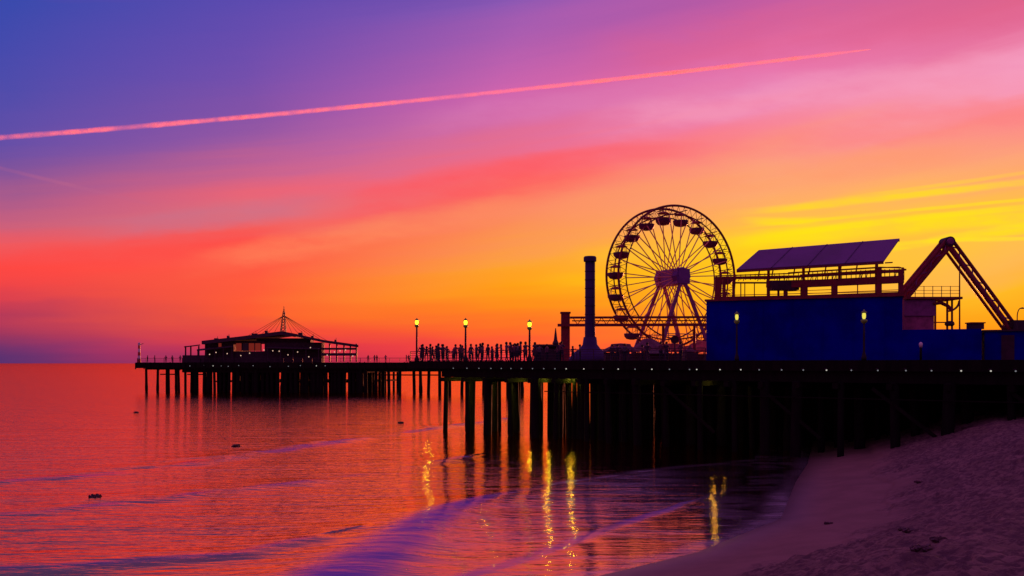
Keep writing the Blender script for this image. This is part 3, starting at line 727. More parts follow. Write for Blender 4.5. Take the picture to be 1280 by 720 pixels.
# ------------------------------------------------------------------ people
def person_mesh(idx):
    rnd = random.Random(idx*13+5); V = []; Ed = []; Rr = []
    def v(x, y, z, r, r2=None): V.append((x, y, z)); Rr.append((r, r2 or r)); return len(V)-1
    def e(a, c): Ed.append((a, c))
    stance = rnd.choice([.09, .12, .15]); stride = rnd.choice([0, .06, .16])
    pel = v(0,0,.95,.15,.11); wa = v(0,0,1.1,.135,.10); ch = v(0,.0,1.30,.165,.115); nk = v(0,.0,1.47,.065,.06); hd0 = v(0,-.01,1.56,.085,.095); hd1 = v(0,-.01,1.68,.085,.10)
    e(pel,wa); e(wa,ch); e(ch,nk); e(nk,hd0); e(hd0,hd1)
    for s_ in (-1, 1):
        st = stride*s_
        hp = v(s_*.09,0,.88,.095); kn = v(s_*stance,-.02-st*.5,.50,.065); an = v(s_*stance,st*.8,.09,.042); to = v(s_*(stance+.02),st*.8-.15,.035,.035)
        e(pel,hp); e(hp,kn); e(kn,an); e(an,to)
        sh_ = v(s_*.185,0,1.40,.065); e(ch,sh_)
        pose = (idx+(s_ > 0)) % 4
        if pose == 0: el, ha = (s_*.25,.02,1.13), (s_*.26,-.06,.88)
        elif pose == 1: el, ha = (s_*.27,-.03,1.15), (s_*.10,-.30,1.18)
        elif pose == 2: el, ha = (s_*.34,-.02,1.20), (s_*.16,-.10,1.02)
        else: el, ha = (s_*.28,-.16,1.25), (s_*.12,-.30,1.50)
        a_ = v(*el,.045); c_ = v(*ha,.032); e(sh_,a_); e(a_,c_)
    me = bpy.data.meshes.new('body'); me.from_pydata(V, Ed, [])
    o = bpy.data.objects.new('tmp', me); C.objects.link(o)
    sk = o.modifiers.new('s', 'SKIN'); sk.use_smooth_shade = True
    if not me.skin_vertices: return None
    for i, sv in enumerate(me.skin_vertices[0].data): sv.radius = Rr[i]; sv.use_root = (i == 0)
    sb = o.modifiers.new('u', 'SUBSURF'); sb.levels = 1
    bpy.context.view_layer.update()
    dg = bpy.context.evaluated_depsgraph_get(); nm = bpy.data.meshes.new_from_object(o.evaluated_get(dg))
    bpy.data.objects.remove(o); nm.name = 'body'
    nm.materials.clear()
    for mm in (M['skin'], M[('shirtA','shirtB','shirtC')[idx % 3]], M['jeans']): nm.materials.append(mm)
    for pl in nm.polygons:
        z_ = pl.center.z; r_ = abs(pl.center.x)
        pl.material_index = 2 if z_ < .97 and r_ < .24 else (0 if z_ > 1.47 or (r_ > .24 and z_ < 1.0) else 1)
    return nm
HAIR = MB(); HAIR.lathe((0,.015,1.60), [(.03,-.10),(.088,-.06),(.108,.02),(.10,.10),(.065,.155),(.02,.175)], 12, sy=1.08)
bodies = [person_mesh(i) for i in range(8)]
hair0 = None
ORD = ['first','second','third','fourth','fifth','sixth','seventh','eighth','ninth','tenth','eleventh','twelfth','thirteenth','fourteenth','fifteenth','sixteenth','seventeenth','eighteenth','nineteenth','twentieth','twenty-first','twenty-second','twenty-third','twenty-fourth','twenty-fifth','twenty-sixth']
POSE = ['standing', 'standing with a hand raised', 'standing with bent arms', 'standing with hands near the face']
hair_me = None
def person(x, y, rz, idx, sc, label, group):
    global hair_me
    o = bpy.data.objects.new('person', bodies[idx]); C.objects.link(o); o.location = (x, y, DECK); o.rotation_euler = (0, 0, rz); o.scale = (sc*1.12, sc*1.12, sc)
    tag(o, label, 'person', group)
    if hair_me is None:
        h_ = HAIR.build('hair', M['hair'], None, True); hair_me = h_.data
    else: h_ = bpy.data.objects.new('hair', hair_me); C.objects.link(h_)
    h_.parent = o; h_.location = (0, 0, 0)
    return o
rp = random.Random(3)
segs = [((527, 578), 20, 'between the first and second lamp posts'), ((587, 657), 25, 'between the second and third lamp posts'), ((667, 702), 8, 'in front of the flat roofed kiosk')]
for (x0, x1), n_, where in segs:
    steps = [1.0]; 
    while len(steps) < n_: steps.append(rp.choice([1.3, 1.8, 2.0, 2.4, 6.5, 1.5, 9.0]))
    cum = np.cumsum(steps); cum = (cum-cum[0])/(cum[-1]-cum[0])
    for i in range(n_):
        px = x0+(x1-x0)*float(cum[i]); dn = rp.choice([.7, 1.5, 3, 5])+rp.uniform(0, 1)
        q = fp(s_at(px), 0); Dq = q.y+dn; xx = X(px, Dq)
        person(xx, Dq, rp.uniform(-3.1, 3.1), rp.randrange(8), rp.choice([.78, .9, .97, 1.02, 1.06, 1.12, 1.15]), 'silhouetted standing person, %s from the left %s' % (ORD[i], where), 'people standing along the pier edge')
for i, (px, od, wh) in enumerate(((716,'left of two','between the coaster pillar and the tower column'),(725,'right of two','between the coaster pillar and the tower column'),(766,'first from left','under the left rim of the wheel'),(772,'second from left','under the left rim of the wheel'),(781,'third from left','under the left rim of the wheel'),(803,'left of two','between the two left wheel legs'),(809,'right of two','between the two left wheel legs'),(826,'leftmost of three','below the hub of the wheel'),(833,'middle of three','below the hub of the wheel'),(851,'rightmost of three','below the hub of the wheel'))):
    Dq = D_at(px)+rp.uniform(.7, 3.5)
    person(X(px, Dq), Dq, rp.uniform(-3, 3), rp.randrange(8), rp.uniform(.85, 1.05), 'silhouetted standing person, %s, %s' % (od, wh), 'people standing along the pier edge')
fpx = [(181,'first'),(190,'second'),(204,'third'),(212,'fourth'),(222,'fifth'),(458,'first'),(466,'second'),(469,'third'),(480,'fourth'),(506,'fifth'),(509,'sixth')]
for i, (px, od) in enumerate(fpx):
    q = ff(px, 1.2)
    person(q.x, q.y, rp.uniform(-3, 3), rp.randrange(8), 1.05, 'tiny silhouetted person on the outer pier, %s from the left %s' % (od, 'between beacon and shelter' if px < 300 else 'right of the restaurant'), 'people on the outer pier')

# ------------------------------------------------------------------ kiosk and low rides behind the crowd
kd = 98.0
ks = thing('kiosk', (X(684,kd), kd, DECK), 'low flat roofed kiosk behind the crowd near the third lamp post', 'kiosk')
b = MB(); b.box(X(669,kd), X(699,kd), kd, kd+5, DECK, Z(433,kd)); b.build('wall', M['darkwall'], ks)
b = MB(); b.box(X(667,kd), X(701,kd), kd-.5, kd+5.5, Z(433,kd)+.003, Z(430.5,kd)); b.build('roof', M['roofdark'], ks)
b = MB(); b.box(X(674,kd), X(692,kd), kd-.04, kd-.003, Z(446,kd), Z(437,kd)); b.build('shutter', M['darksteel'], ks)
q = P(694.5, 450, 103)
fn = thing('flag_finial', (q.x, 103, DECK), 'small dark pointed spire left of the coaster pillar', 'spire')
b = MB(); b.lathe((q.x, 103, DECK), [(.28,0),(.28,2.0),(.40,2.1),(.22,2.5),(.05,3.9)], 8); b.build('spire', M['darkwall'], fn)

# tower ride column
td = 118.0; q = Vector((X(737.5, td), td, DECK))
tw = thing('tower_ride', q, 'tall smooth violet column with a flared domed base beside the wheel', 'tower ride')
hh = Z(327, td)-DECK
b = MB(); b.lathe(q, [(.78,2.6),(.70,3.2),(.66,hh*.5),(.66,hh)], 20); b.build('column', M['bluemetal'], tw, True)
b = MB(); b.lathe(q, [(.84,hh+.003),(.86,hh+.12),(.86,hh+.55),(.74,hh+.7)], 20); b.build('cap', M['bluemetal'], tw)
b = MB(); b.lathe(q, [(2.9,0),(2.8,.5),(2.2,1.2),(1.4,1.75),(1.0,2.3),(.86,3.3)], 24); b.build('base', M['bluemetal'], tw, True)

b = MB()
for k in range(1, 9): b.lathe(q, [(.675, 2.8+k*(hh-3)/9), (.71, 2.82+k*(hh-3)/9), (.71, 2.92+k*(hh-3)/9), (.675, 2.94+k*(hh-3)/9)], 20)
b.build('flanges', M['bluemetal'], tw)
b = MB()
for sx_ in (-.14, .14): b.beam(q+Vector((.5+sx_*.7, -.62, 2.7)), q+Vector((.5+sx_*.7, -.62, hh)), .04)
z_ = 2.9
while z_ < hh: b.beam(q+Vector((.4, -.62, z_)), q+Vector((.6, -.62, z_)), .03); z_ += .35
b.build('ladder', M['darksteel'], tw)
# roller coaster straight with pillar
cd = 132.0
rc = thing('roller_coaster', (X(707, cd), cd, DECK), 'elevated straight coaster track of two red beams on a square pillar, crossing before the wheel', 'roller coaster')
b = MB(); b.box(X(701.5,cd), X(712,cd), cd-.6, cd+.7, DECK, Z(392,cd)); b.box(X(700.5,cd), X(713,cd), cd-.75, cd+.85, Z(392,cd)+.003, Z(390,cd)); b.build('pillar', M['redsteel'], rc)
slope = 0
b = MB(); b.beam(P(712.5,397,cd), P(980,396,cd), .45, .32); b.beam(P(712.5,397,cd+1.6), P(980,396,cd+1.6), .3, .3); b.build('upper_beam', M['redsteel'], rc)
b = MB(); b.beam(P(697,406.5,cd-.9), P(980,405.5,cd-.9), .4, .42); b.beam(P(697,406.5,cd+1.6), P(980,405.5,cd+1.6), .4, .3); b.build('lower_beam', M['redsteel'], rc)
b = MB()
i = 0
px = 716.0
while px < 980:
    b.beam(P(px, 397, cd+.2), P(px+6, 405.5, cd+.2), .1); b.beam(P(px+6, 405.5, cd+.2), P(px+12, 397, cd+.2), .1); px += 12
for px in range(718, 980, 5): b.beam(P(px, 401.5, cd-.5), P(px, 401.5, cd+1.6), .13)
b.build('lattice', M['orange'], rc)
b = MB()
b.beam(P(715,401,cd+.4), P(980,400.5,cd+.4), .16); b.build('rail', M['orange'], rc)
for px in (829, 868):
    b = MB(); b.tube(P(px, 405, cd+.6), Vector((X(px, cd+.6), cd+.6, DECK)), .2, .24, 8); b.build('support_post', M['redsteel'], rc)

# low tents and rides at the foot of the wheel
def tent(px0, px1, ybase, ytop, D, label, material, flat=.3):
    q = Vector((X((px0+px1)/2, D), D, DECK)); w = (px1-px0)/F*D/2
    t_ = thing('tent', q, label, 'tent', 'low tents around the wheel base')
    ze, zt = Z(ybase, D)-DECK, Z(ytop, D)-DECK
    b = MB()
    prof = [(w*1.02, ze), (w*.96, ze+.25*(zt-ze)), (w*.55, ze+.72*(zt-ze)), (w*flat, zt), (.06, zt+.12)]
    b.lathe(q, prof, 16, sy=.8); b.build('roof', material, t_)
    b = MB()
    n = 12
    for i in range(n):
        a = 2*math.pi*i/n; b.beam(q+Vector((w*.95*math.cos(a), w*.76*math.sin(a), 0)), q+Vector((w*.95*math.cos(a), w*.76*math.sin(a), ze)), .16)
    b.build('poles', M['darksteel'], t_)
    b = MB(); b.lathe(q, [(w*.9, 0), (w*.9, ze*.8)], 16, sy=.8); b.build('side_wall', M['darkwall'], t_)
tent(752, 800, 440, 430, 138, 'low dark tent between the tower column and the wheel', M['cloth'], .5)
tent(790, 832, 438, 424, 150, 'low plum tent under the left legs of the wheel', M['cloth'], .3)
tent(822, 862, 440, 430, 136, 'low brown tent under the middle of the wheel', M['canopyred'], .4)
tent(852, 900, 440, 427, 142, 'low brown tent against the left end of the blue wall', M['canopyred'], .35)
q = Vector((X(843.5, 134), 134, DECK))
rs = thing('round_sign', q, 'dark round sign on a short post under the wheel', 'sign')
b = MB(); b.tube(q, q+Vector((0,0,3.2)), .1, .1, 8); b.build('post', M['darksteel'], rs)
b = MB(); b.tube(Vector((q.x, 133.9, Z(424.5,134))), Vector((q.x, 134.2, Z(424.5,134))), .62, .62, 18); b.build('disc', M['darkwall'], rs)

def stall(px0, px1, ytop, D, label, material, kind):
    q = Vector((X((px0+px1)/2, D), D, DECK)); w = (px1-px0)/F*D/2; h = Z(ytop, D)-DECK
    t_ = thing('stall', q, label, 'stall', 'low stalls around the wheel base')
    b = MB(); b.box(q.x-w, q.x+w, D, D+2.4, DECK, DECK+1.0); b.build('counter', M['darkwall'], t_)
    b = MB()
    for sx_ in (-.95, .95):
        for dy in (.1, 2.3): b.beam(q+Vector((w*sx_, dy, 1.0)), q+Vector((w*sx_, dy, h-.5)), .1)
    b.build('posts', M['darksteel'], t_)
    b = MB(); b.box(q.x-w*.9, q.x+w*.9, D+2.0, D+2.2, DECK+1.0, DECK+h-.55); b.build('back_wall', M['darkwall'], t_)
    b = MB()
    if kind == 'gable':
        vs = [(q.x-w*1.1, D-.3, DECK+h-.5), (q.x+w*1.1, D-.3, DECK+h-.5), (q.x+w*1.1, D+2.6, DECK+h-.5), (q.x-w*1.1, D+2.6, DECK+h-.5), (q.x, D-.3, DECK+h), (q.x, D+2.6, DECK+h)]
        b.add(vs, [(0,1,4),(2,3,5),(0,4,5,3),(1,2,5,4),(0,3,2,1)])
    elif kind == 'peak': b.lathe((q.x, D+1.2, DECK), [(w*1.25, h-.55), (w*.5, h-.3), (.05, h+.2)], 4)
    else: b.quad((q.x-w*1.1, D-.4, DECK+h-.45), (q.x+w*1.1, D-.4, DECK+h-.45), (q.x+w*1.1, D+2.6, DECK+h), (q.x-w*1.1, D+2.6, DECK+h), .12)
    b.build('roof', material, t_)
stall(757, 774, 435, 112, 'small dark gabled stall just right of the tower column', M['darkwall'], 'gable')
stall(776, 790, 432, 109, 'small stall with a pointed roof under the left rim of the wheel', M['cloth'], 'peak')
stall(812, 834, 437, 106, 'low stall with a slanting roof beneath the hub of the wheel', M['darkwall'], 'slope')
stall(858, 872, 433, 100, 'small stall with a pointed roof near the left end of the blue wall', M['cloth'], 'peak')
# ------------------------------------------------------------------ ferris wheel
wb = Vector((.90, .4359, 0)); wn = Vector((-.4359, .90, 0)); up = Vector((0,0,1))
wc = P(840, 347, 160.0); WR = 12.75; WW = 1.95
fw = thing('ferris_wheel', Vector((wc.x, wc.y, DECK)), 'tall ferris wheel with hanging gondolas and red spokes above the pier', 'ferris wheel')
for s_ in (-1, 1):
    c = wc+wn*WW*s_
    b = MB(); b.ring(c, wb, up, WR, .21, 96, 8); rim = b.build('rim', M['redsteel'], fw, True)
    b = MB(); b.ring(c, wb, up, WR-1.55, .13, 96, 6)
    n = 60
    for i in range(n):
        a0, a1 = 2*math.pi*i/n, 2*math.pi*(i+.5)/n; a2 = 2*math.pi*(i+1)/n
        e_ = lambda a, r: c+wb*math.cos(a)*r+up*math.sin(a)*r
        b.tube(e_(a0, WR-.15), e_(a1, WR-1.55), .045, .045, 4, False); b.tube(e_(a1, WR-1.55), e_(a2, WR-.15), .045, .045, 4, False)
    b.build('rim_lattice', M['redsteel'], rim)
    for i in range(26):
        a = 2*math.pi*(i+(.25 if s_ < 0 else .75))/26
        if i % 2 and s_ < 0 and False: continue
        e1 = wb*math.cos(a)+up*math.sin(a)
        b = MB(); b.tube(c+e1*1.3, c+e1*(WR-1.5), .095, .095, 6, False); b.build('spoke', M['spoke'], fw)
for i in range(20):
    a = 2*math.pi*(i+.5)/20; e1 = wb*math.cos(a)+up*math.sin(a)
    b = MB(); b.tube(wc+e1*(WR-.5)-wn*WW, wc+e1*(WR-.5)+wn*WW, .09, .09, 6); b.build('cross_bar', M['redsteel'], fw)
# hub: faceted drum panels at both ends and the axle
def drum(c, ax, r, L, n=10):
    b = MB(); b.tube(c-ax*L/2, c+ax*L/2, r, r, n); return b
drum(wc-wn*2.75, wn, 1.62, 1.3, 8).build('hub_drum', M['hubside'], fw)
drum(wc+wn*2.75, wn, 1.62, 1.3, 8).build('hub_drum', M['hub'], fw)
drum(wc, wn, 1.05, 5.6, 16).build('axle', M['hubside'], fw)
b = MB()
for px0 in (-1,):
    c = wc-wn*3.45
    b.obox(c+wb*.1, wb, wn, up, 1.25, .08, 1.32)
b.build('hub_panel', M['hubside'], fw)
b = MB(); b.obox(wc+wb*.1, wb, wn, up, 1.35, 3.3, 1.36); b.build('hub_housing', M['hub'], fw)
for s_ in (-1, 1):
    c = wc+wn*(WW+1.25)*s_
    for sg in (-1, 1):
        foot = c+wb*sg*6.3+wn*s_*1.0; foot.z = DECK
        b = MB(); b.beam(c+wb*sg*.5+Vector((0,0,-1.2)), foot, .42, .55); b.build('support_leg', M['purplesteel'], fw)
    m1 = c+wb*-4.2+wn*s_*.65; m2 = c+wb*4.2+wn*s_*.65; m1.z = m2.z = DECK+5.0
    b = MB(); b.beam(m1, m2, .16); b.build('leg_tie', M['purplesteel'], fw)
b = MB(); b.box(wc.x-6, wc.x+6, wc.y-4, wc.y+4, DECK, DECK+1.1); b.build('boarding_platform', M['darkwall'], fw)
# gondola: one, then copies
g0 = None
for i in range(20):
    a = 2*math.pi*(i+.5)/20; q = wc+(wb*math.cos(a)+up*math.sin(a))*(WR-.5)
    if g0 is None:
        b = MB(); b.lathe(q, [(.35,-2.75),(1.0,-2.6),(1.36,-2.15),(1.42,-1.75),(1.42,-1.62)], 14); g0 = b.build('gondola', M['gondola'], fw, True, origin=q)
        b = MB(); b.lathe(q, [(1.15,-.62),(.7,-.38),(.12,-.2),(.05,-.05)], 12); b.build('canopy', M['canopyred'], g0, False, origin=q)
        for k in range(4):
            b = MB(); t_ = math.pi/4+k*math.pi/2; b.tube(q+Vector((1.25*math.cos(t_),1.25*math.sin(t_),-1.7)), q+Vector((1.0*math.cos(t_),1.0*math.sin(t_),-.56)), .05, .05, 5)
            b.build('rod', M['redsteel'], g0, False, origin=q)
        for ch in g0.children: ch.location = (0, 0, 0)
        gb = WORLD_LOC[fw.name]
    else:
        g = g0.copy(); C.objects.link(g); g.parent = fw; g.location = q-gb
        for ch in g0.children:
            d = ch.copy(); C.objects.link(d); d.parent = g

# ------------------------------------------------------------------ blue hoarding in front of the rides
bl0 = Vector((X(883,77), 77, 0)); bl1 = Vector((X(1128,71), 71, 0)); BE = (bl1-bl0).normalized(); BN = Vector((-BE.y, BE.x, 0))
def bs(px, n=0):
    k = (px-CX)/F; o_ = bl0+BN*n; return (k*o_.y-o_.x)/(BE.x-k*BE.y)
def bp(px, n=0, z=0): return bl0+BN*n+BE*bs(px, n)+Vector((0,0,z))
def bz(py, px, n=0): return Z(py, bp(px, n).y)
HT = 12.9
bw = thing('blue_wall', bp(1000, 0, DECK), 'long tall deep blue boarded wall on the pier, stepping down at its right end', 'wall')
b = MB()
L_ = bs(1128); b.obox(bl0+BE*L_/2+BN*2.0+Vector((0,0,(DECK+HT)/2)), BE, BN, up, L_/2, 2.0, (HT-DECK)/2)
b.build('tall_panel', M['bluepaint'], bw)
z2 = bz(411.5, 1180); L2 = bs(1227)-L_
b = MB(); b.obox(bl0+BE*(L_+L2/2+.002)+BN*1.5+Vector((0,0,(DECK+z2)/2)), BE, BN, up, L2/2, 1.5, (z2-DECK)/2); b.build('low_panel', M['bluepaint'], bw)
b = MB(); b.obox(bl0+BE*L_/2+BN*1.9+Vector((0,0,HT+.09)), BE, BN, up, L_/2+.12, 2.1, .085); b.build('coping', M['redsteel'], bw)
b = MB()
s = 2.4
while s < L_: b.obox(bl0+BE*s-BN*.02+Vector((0,0,(DECK+HT)/2)), BE, BN, up, .03, .018, (HT-DECK)/2-.05); s += 2.4
b.build('joint_battens', M['bluepaint'], bw)
# dark huts to the right of it
h0 = bp(1229, .6)
ht = thing('ride_hut', h0+Vector((1.5,0,DECK)), 'dark blue hut at the foot of the right leg of the ride arm', 'hut')
z3 = bz(414, 1250)
b = MB(); b.obox(h0+BE*2.6+BN*1.5+Vector((0,0,(DECK+z3)/2)), BE, BN, up, 2.5, 1.5, (z3-DECK)/2); b.build('wall', M['bluepaint'], ht)
b = MB(); b.obox(h0+BE*2.6+BN*1.5+Vector((0,0,z3+.07)), BE, BN, up, 2.65, 1.65, .065); b.build('roof', M['darkwall'], ht)
b = MB(); b.obox(h0+BE*1.7-BN*.03+Vector((0,0,DECK+1.0)), BE, BN, up, .45, .025, 1.0); b.build('door', M['darkwall'], ht)

# ------------------------------------------------------------------ steel gallery and sloping roof above the wall
n0 = 3.6
gl = thing('steel_gallery', bp(1000, n0, HT), 'dark red open steel gallery with rails on top of the tall blue wall', 'gallery')
def gp(px, py, n=0): v_ = bp(px, n0+n); return Vector((v_.x, v_.y, Z(py, v_.y)))
def gbeam(b, pts, w, h, n=0):
    for (xa, ya), (xb, yb) in zip(pts[:-1], pts[1:]): b.beam(gp(xa, ya, n), gp(xb, yb, n), w, h)
# main band
b = MB(); gbeam(b, [(893,347.5),(960,348),(1130,339)], .3, .16); gbeam(b, [(893,347),(1000,345),(1133,337)], .2, .14, 4)
gbeam(b, [(916,353.5),(962,353.5)], .25, .14); b.build('upper_beam', M['redsteel'], gl)
b = MB(); gbeam(b, [(958,355),(1003,355),(1130,349)], .4, .62); gbeam(b, [(958,353),(1130,349)], .3, .3, 4); b.build('deck_beam', M['redsteel'], gl)
b = MB(); gbeam(b, [(893,373),(1010,371),(1126,367)], .4, .28); b.build('lower_beam', M['redsteel'], gl)
b = MB(); gbeam(b, [(985,342),(1000,340.5),(1100,334.5),(1124,334),(1132,337)], .12, .10); gbeam(b, [(985,346),(1100,340),(1130,341)], .1, .07); gbeam(b, [(1000,343.5),(1100,337.5),(1130,338.5)], .06, .06)
gbeam(b, [(893,345),(985,342)], .1, .1); gbeam(b, [(985,341),(1100,334),(1130,335)], .1, .1, 4)
for px in range(896, 1132, 6): b.beam(gp(px, 350), gp(px, 344-(px-896)*.036), .05)
b.build('guard_rail', M['orange'], gl)
b = MB()
for px in range(920, 1126, 3):
    if random.random() < .45: b.beam(gp(px, 351.5-(px-920)*.01, .2), gp(px+2, 347-(px-920)*.03, .2), .06)
b.build('rail_lattice', M['redsteel'], gl)
for px, w, y0 in ((896,.34,347),(905,.26,347),(917,.22,347),(926,.08,353),(931,.07,353),(943,.07,353),(962,.07,353),(973,.16,353),(982,.3,355),(1005,.5,355),(1043,.42,352),(1072,.07,350),(1098,.42,334),(1126,.32,338)):
    b = MB(); b.beam(gp(px, 372), gp(px, y0), w); b.build('post', M['redsteel'], gl)
for px in (900, 960, 1005, 1043, 1098, 1126):
    b = MB(); b.beam(gp(px, 372, 4), gp(px, 349, 4), .2); b.build('post', M['redsteel'], gl)
b = MB(); gbeam(b, [(985,364),(1040,362)], .05, .05); gbeam(b, [(1010,367),(1126,362)], .05, .05, 4); gbeam(b, [(893,369.5),(1126,364)], .06, .06); b.build('handrail', M['orange'], gl)
b = MB()
c = gp(985, 352); b.box(c.x-1.5, c.x+.9, c.y-.3, c.y+.9, c.z-.75, c.z+.05); b.build('control_box', M['darkwall'], gl)
for px in (948, 965, 992, 1011, 1031, 1050, 1070, 1094):
    b = MB(); b.beam(gp(px, 345-(px-948)*.04), gp(px+2, 336.5-(px-921)*.055, .4), .09); b.build('roof_strut', M['redsteel'], gl)
# sloping sheet roof
def rp_(px, py, n): v_ = bp(px, n); return Vector((v_.x, v_.y, Z(py, v_.y)))
c0, c1, c2, c3 = rp_(920.5,337,n0-1.0), rp_(1104.5,326,n0-1.0), rp_(1124.5,298,n0+2.4), rp_(948.5,312.5,n0+2.4)
sr = thing('sloping_roof', (c0+c1)/2, 'large tilted violet sheet roof above the red gallery', 'roof')
nn = (c1-c0).cross(c3-c0).normalized()
NP = 4
for i in range(NP):
    a, c = i/NP+(.0015 if i else 0), (i+1)/NP
    b = MB(); b.quad(c0.lerp(c1, a), c0.lerp(c1, c), c3.lerp(c2, c), c3.lerp(c2, a), .12); b.build('roof_sheet', M['roofpanel'], sr)
b = MB()
for i in (1, 2, 3): b.beam(c0.lerp(c1, i/NP)+nn*.02, c3.lerp(c2, i/NP)+nn*.02, .07, .05)
b.build('roof_seams', M['seam'], sr)
b = MB(); b.beam(c0-nn*.2, c1-nn*.2, .16); b.beam(c3-nn*.2, c2-nn*.2, .16); b.beam(c1-nn*.2+(c1-c0).normalized()*.1, c1-nn*.2+(c1-c0).normalized()*.7, .1); b.build('edge_beam', M['redsteel'], sr)
for k, f in enumerate((.15, .4, .65, .9)):
    pt = c0.lerp(c1, f)*.5+c3.lerp(c2, f)*.5-nn*.25
    b = MB(); b.beam(pt, Vector((pt.x, pt.y, Z(350, pt.y))), .2); b.build('roof_post', M['redsteel'], sr)

# ------------------------------------------------------------------ inverted V ride arm
vd = 80.0
ra = thing('thrill_ride', P(1184, 372, vd)*1.0, 'tall dark inverted V arm of twin beams right of the sloping roof', 'ride')
WORLD_LOC[ra.name] = P(1184, 372, vd)
apex = P(1184, 303.5, vd)
def arm(name, a, c, sep):
    d = (c-a).normalized(); sd = d.cross(Vector((0,1,0))).normalized()
    b = MB()
    for so_ in (-1, 1):
        b.tube(a+sd*so_*sep/2+Vector((0,-.4,0)), c+sd*so_*sep/2+Vector((0,-.4,0)), .17, .17, 8)
        b.tube(a+sd*so_*sep/2+Vector((0,.5,0)), c+sd*so_*sep/2+Vector((0,.5,0)), .14, .14, 8)
    b.build(name, M['redsteel'], ra)
    b = MB(); L = (c-a).length; n_ = int(L/.95)
    for i in range(n_):
        p0, p1 = a.lerp(c, (i+.1)/n_), a.lerp(c, (i+1)/n_); sg = 1 if i % 2 else -1
        b.beam(p0+sd*sg*sep/2+Vector((0,-.4,0)), p1-sd*sg*sep/2+Vector((0,-.4,0)), .09)
    b.obox((a+c)/2+d*.3, d, sd, Vector((0,1,0)), L/2*.86, sep*.16, .06)
    b.build('bracing', M['purplesteel'], ra)
arm('left_arm', apex, P(1112, 390, vd), .62)
arm('right_arm', apex, P(1273, 424, vd), .66)
b = MB(); b.tube(apex+Vector((0,-.6,.05)), apex+Vector((0,.7,.05)), .46, .46, 16); b.build('apex_hub', M['darksteel'], ra)
b = MB(); b.tube(apex+Vector((0,-.75,.05)), apex+Vector((0,-.6,.05)), .26, .34, 12); b.build('apex_cap', M['purplesteel'], ra)
b = MB(); b.box(X(1262,vd), X(1290,vd), vd-1.2, vd+1.6, DECK, Z(418,vd)); b.obox(P(1271, 413, vd), (1,0,0), (0,1,0), up, .8, .9, .9); b.build('footing', M['darksteel'], ra)
b = MB(); b.beam(P(1112,390,vd), Vector((X(1108,vd), vd, DECK)), .8); b.build('footing', M['darksteel'], ra)

# ------------------------------------------------------------------ ride platform under the arm
pd = 77.0
rp2 = thing('ride_platform', (X(1165,pd), pd, DECK), 'raised ride platform with thin rails and curved brackets below the inverted V arm', 'platform')
def pp(px, py, d=0): return P(px, py, pd+d)
b = MB(); b.box(X(1129,pd), X(1199,pd), pd-.6, pd+2.6, Z(374.5,pd), Z(371.5,pd)); b.build('floor', M['redsteel'], rp2)
b = MB(); b.box(X(1129,pd), X(1166,pd), pd-.2, pd+2.4, DECK, Z(374.6,pd)-.003); b.build('pink_reflection_cabin', M['pinkwall'], rp2)
b = MB(); b.box(X(1128,pd), X(1167,pd), pd-.35, pd-.205, Z(395,pd), Z(375.5,pd)); b.build('cabin_fascia', M['purplesteel'], rp2)
b = MB()
for px in range(1133, 1200, 11):
    for d in (-.5, 2.5): b.beam(pp(px, 371.5, d), pp(px, 357.5, d), .045)
for py in (358, 363, 367):
    for d in (-.5, 2.5): b.beam(pp(1131, py, d), pp(1199, py, d), .035)
b.build('platform_railing', M['redsteel'], rp2)
b = MB(); b.tube(pp(1199.5, 412, -.7), pp(1199.5, 330, -.7), .07, .05, 8); b.build('pole', M['redsteel'], rp2)
b = MB()
pts = [pp(1199+(-15)*(1-math.cos(t_)), 376+13*math.sin(t_), -.6) for t_ in [i*math.pi/2/8 for i in range(9)]]
b.path(pts, .09, 6)
for px in (1169, 1184, 1190): b.tube(pp(px, 412, .4), pp(px, 375, .4), .09, .09, 6)
b.beam(pp(1166, 403, .4), pp(1192, 403, .4), .1); b.path([pp(1166,380,-.3), pp(1176,378.5,-.3), pp(1184,382,-.3), pp(1190,388,-.3)], .16, 6)
b.build('bracket', M['redsteel'], rp2)
b = MB(); c = pp(1187, 404, .3); b.lathe((c.x, c.y, c.z), [(.3,-.25),(.42,-.1),(.36,.12),(.1,.2)], 10); b.build('motor', M['darksteel'], rp2)
# posts of the low wall with small finials, and a curved lamp arm to the right
q = pp(1222, 412); 
for px, nm_, lb in ((1219,'ticket_box','small dark box on top of the right end of the low blue wall'),):
    v_ = bp(px, 1.2); zz = z2
    tb = thing(nm_, (v_.x, v_.y, zz), lb, 'box')
    b = MB(); b.box(v_.x-.5, v_.x+.5, v_.y-.4, v_.y+.4, zz, zz+.45); b.build('body', M['darkwall'], tb)
    b = MB(); b.box(v_.x-.58, v_.x+.58, v_.y-.48, v_.y+.48, zz+.453, zz+.55); b.build('lid', M['redsteel'], tb)
q = Vector((X(1271.5, 74), 74, DECK))
cl = thing('curved_lamp', q, 'thin post with a small curved arm beside the foot of the right arm', 'lamp')
b = MB(); b.tube(q, P(1271.5, 396, 74), .05, .04, 6); b.path([P(1271.5+5*(1-math.cos(t_)), 396-11*math.sin(t_), 74) for t_ in [i*math.pi/2/6 for i in range(7)]], .04, 6); b.build('post', M['darksteel'], cl)
b = MB(); c = P(1278, 385, 74); b.lathe((c.x, c.y, c.z), [(.04,.06),(.16,0),(.2,-.07)], 8); b.build('shade', M['darksteel'], cl)

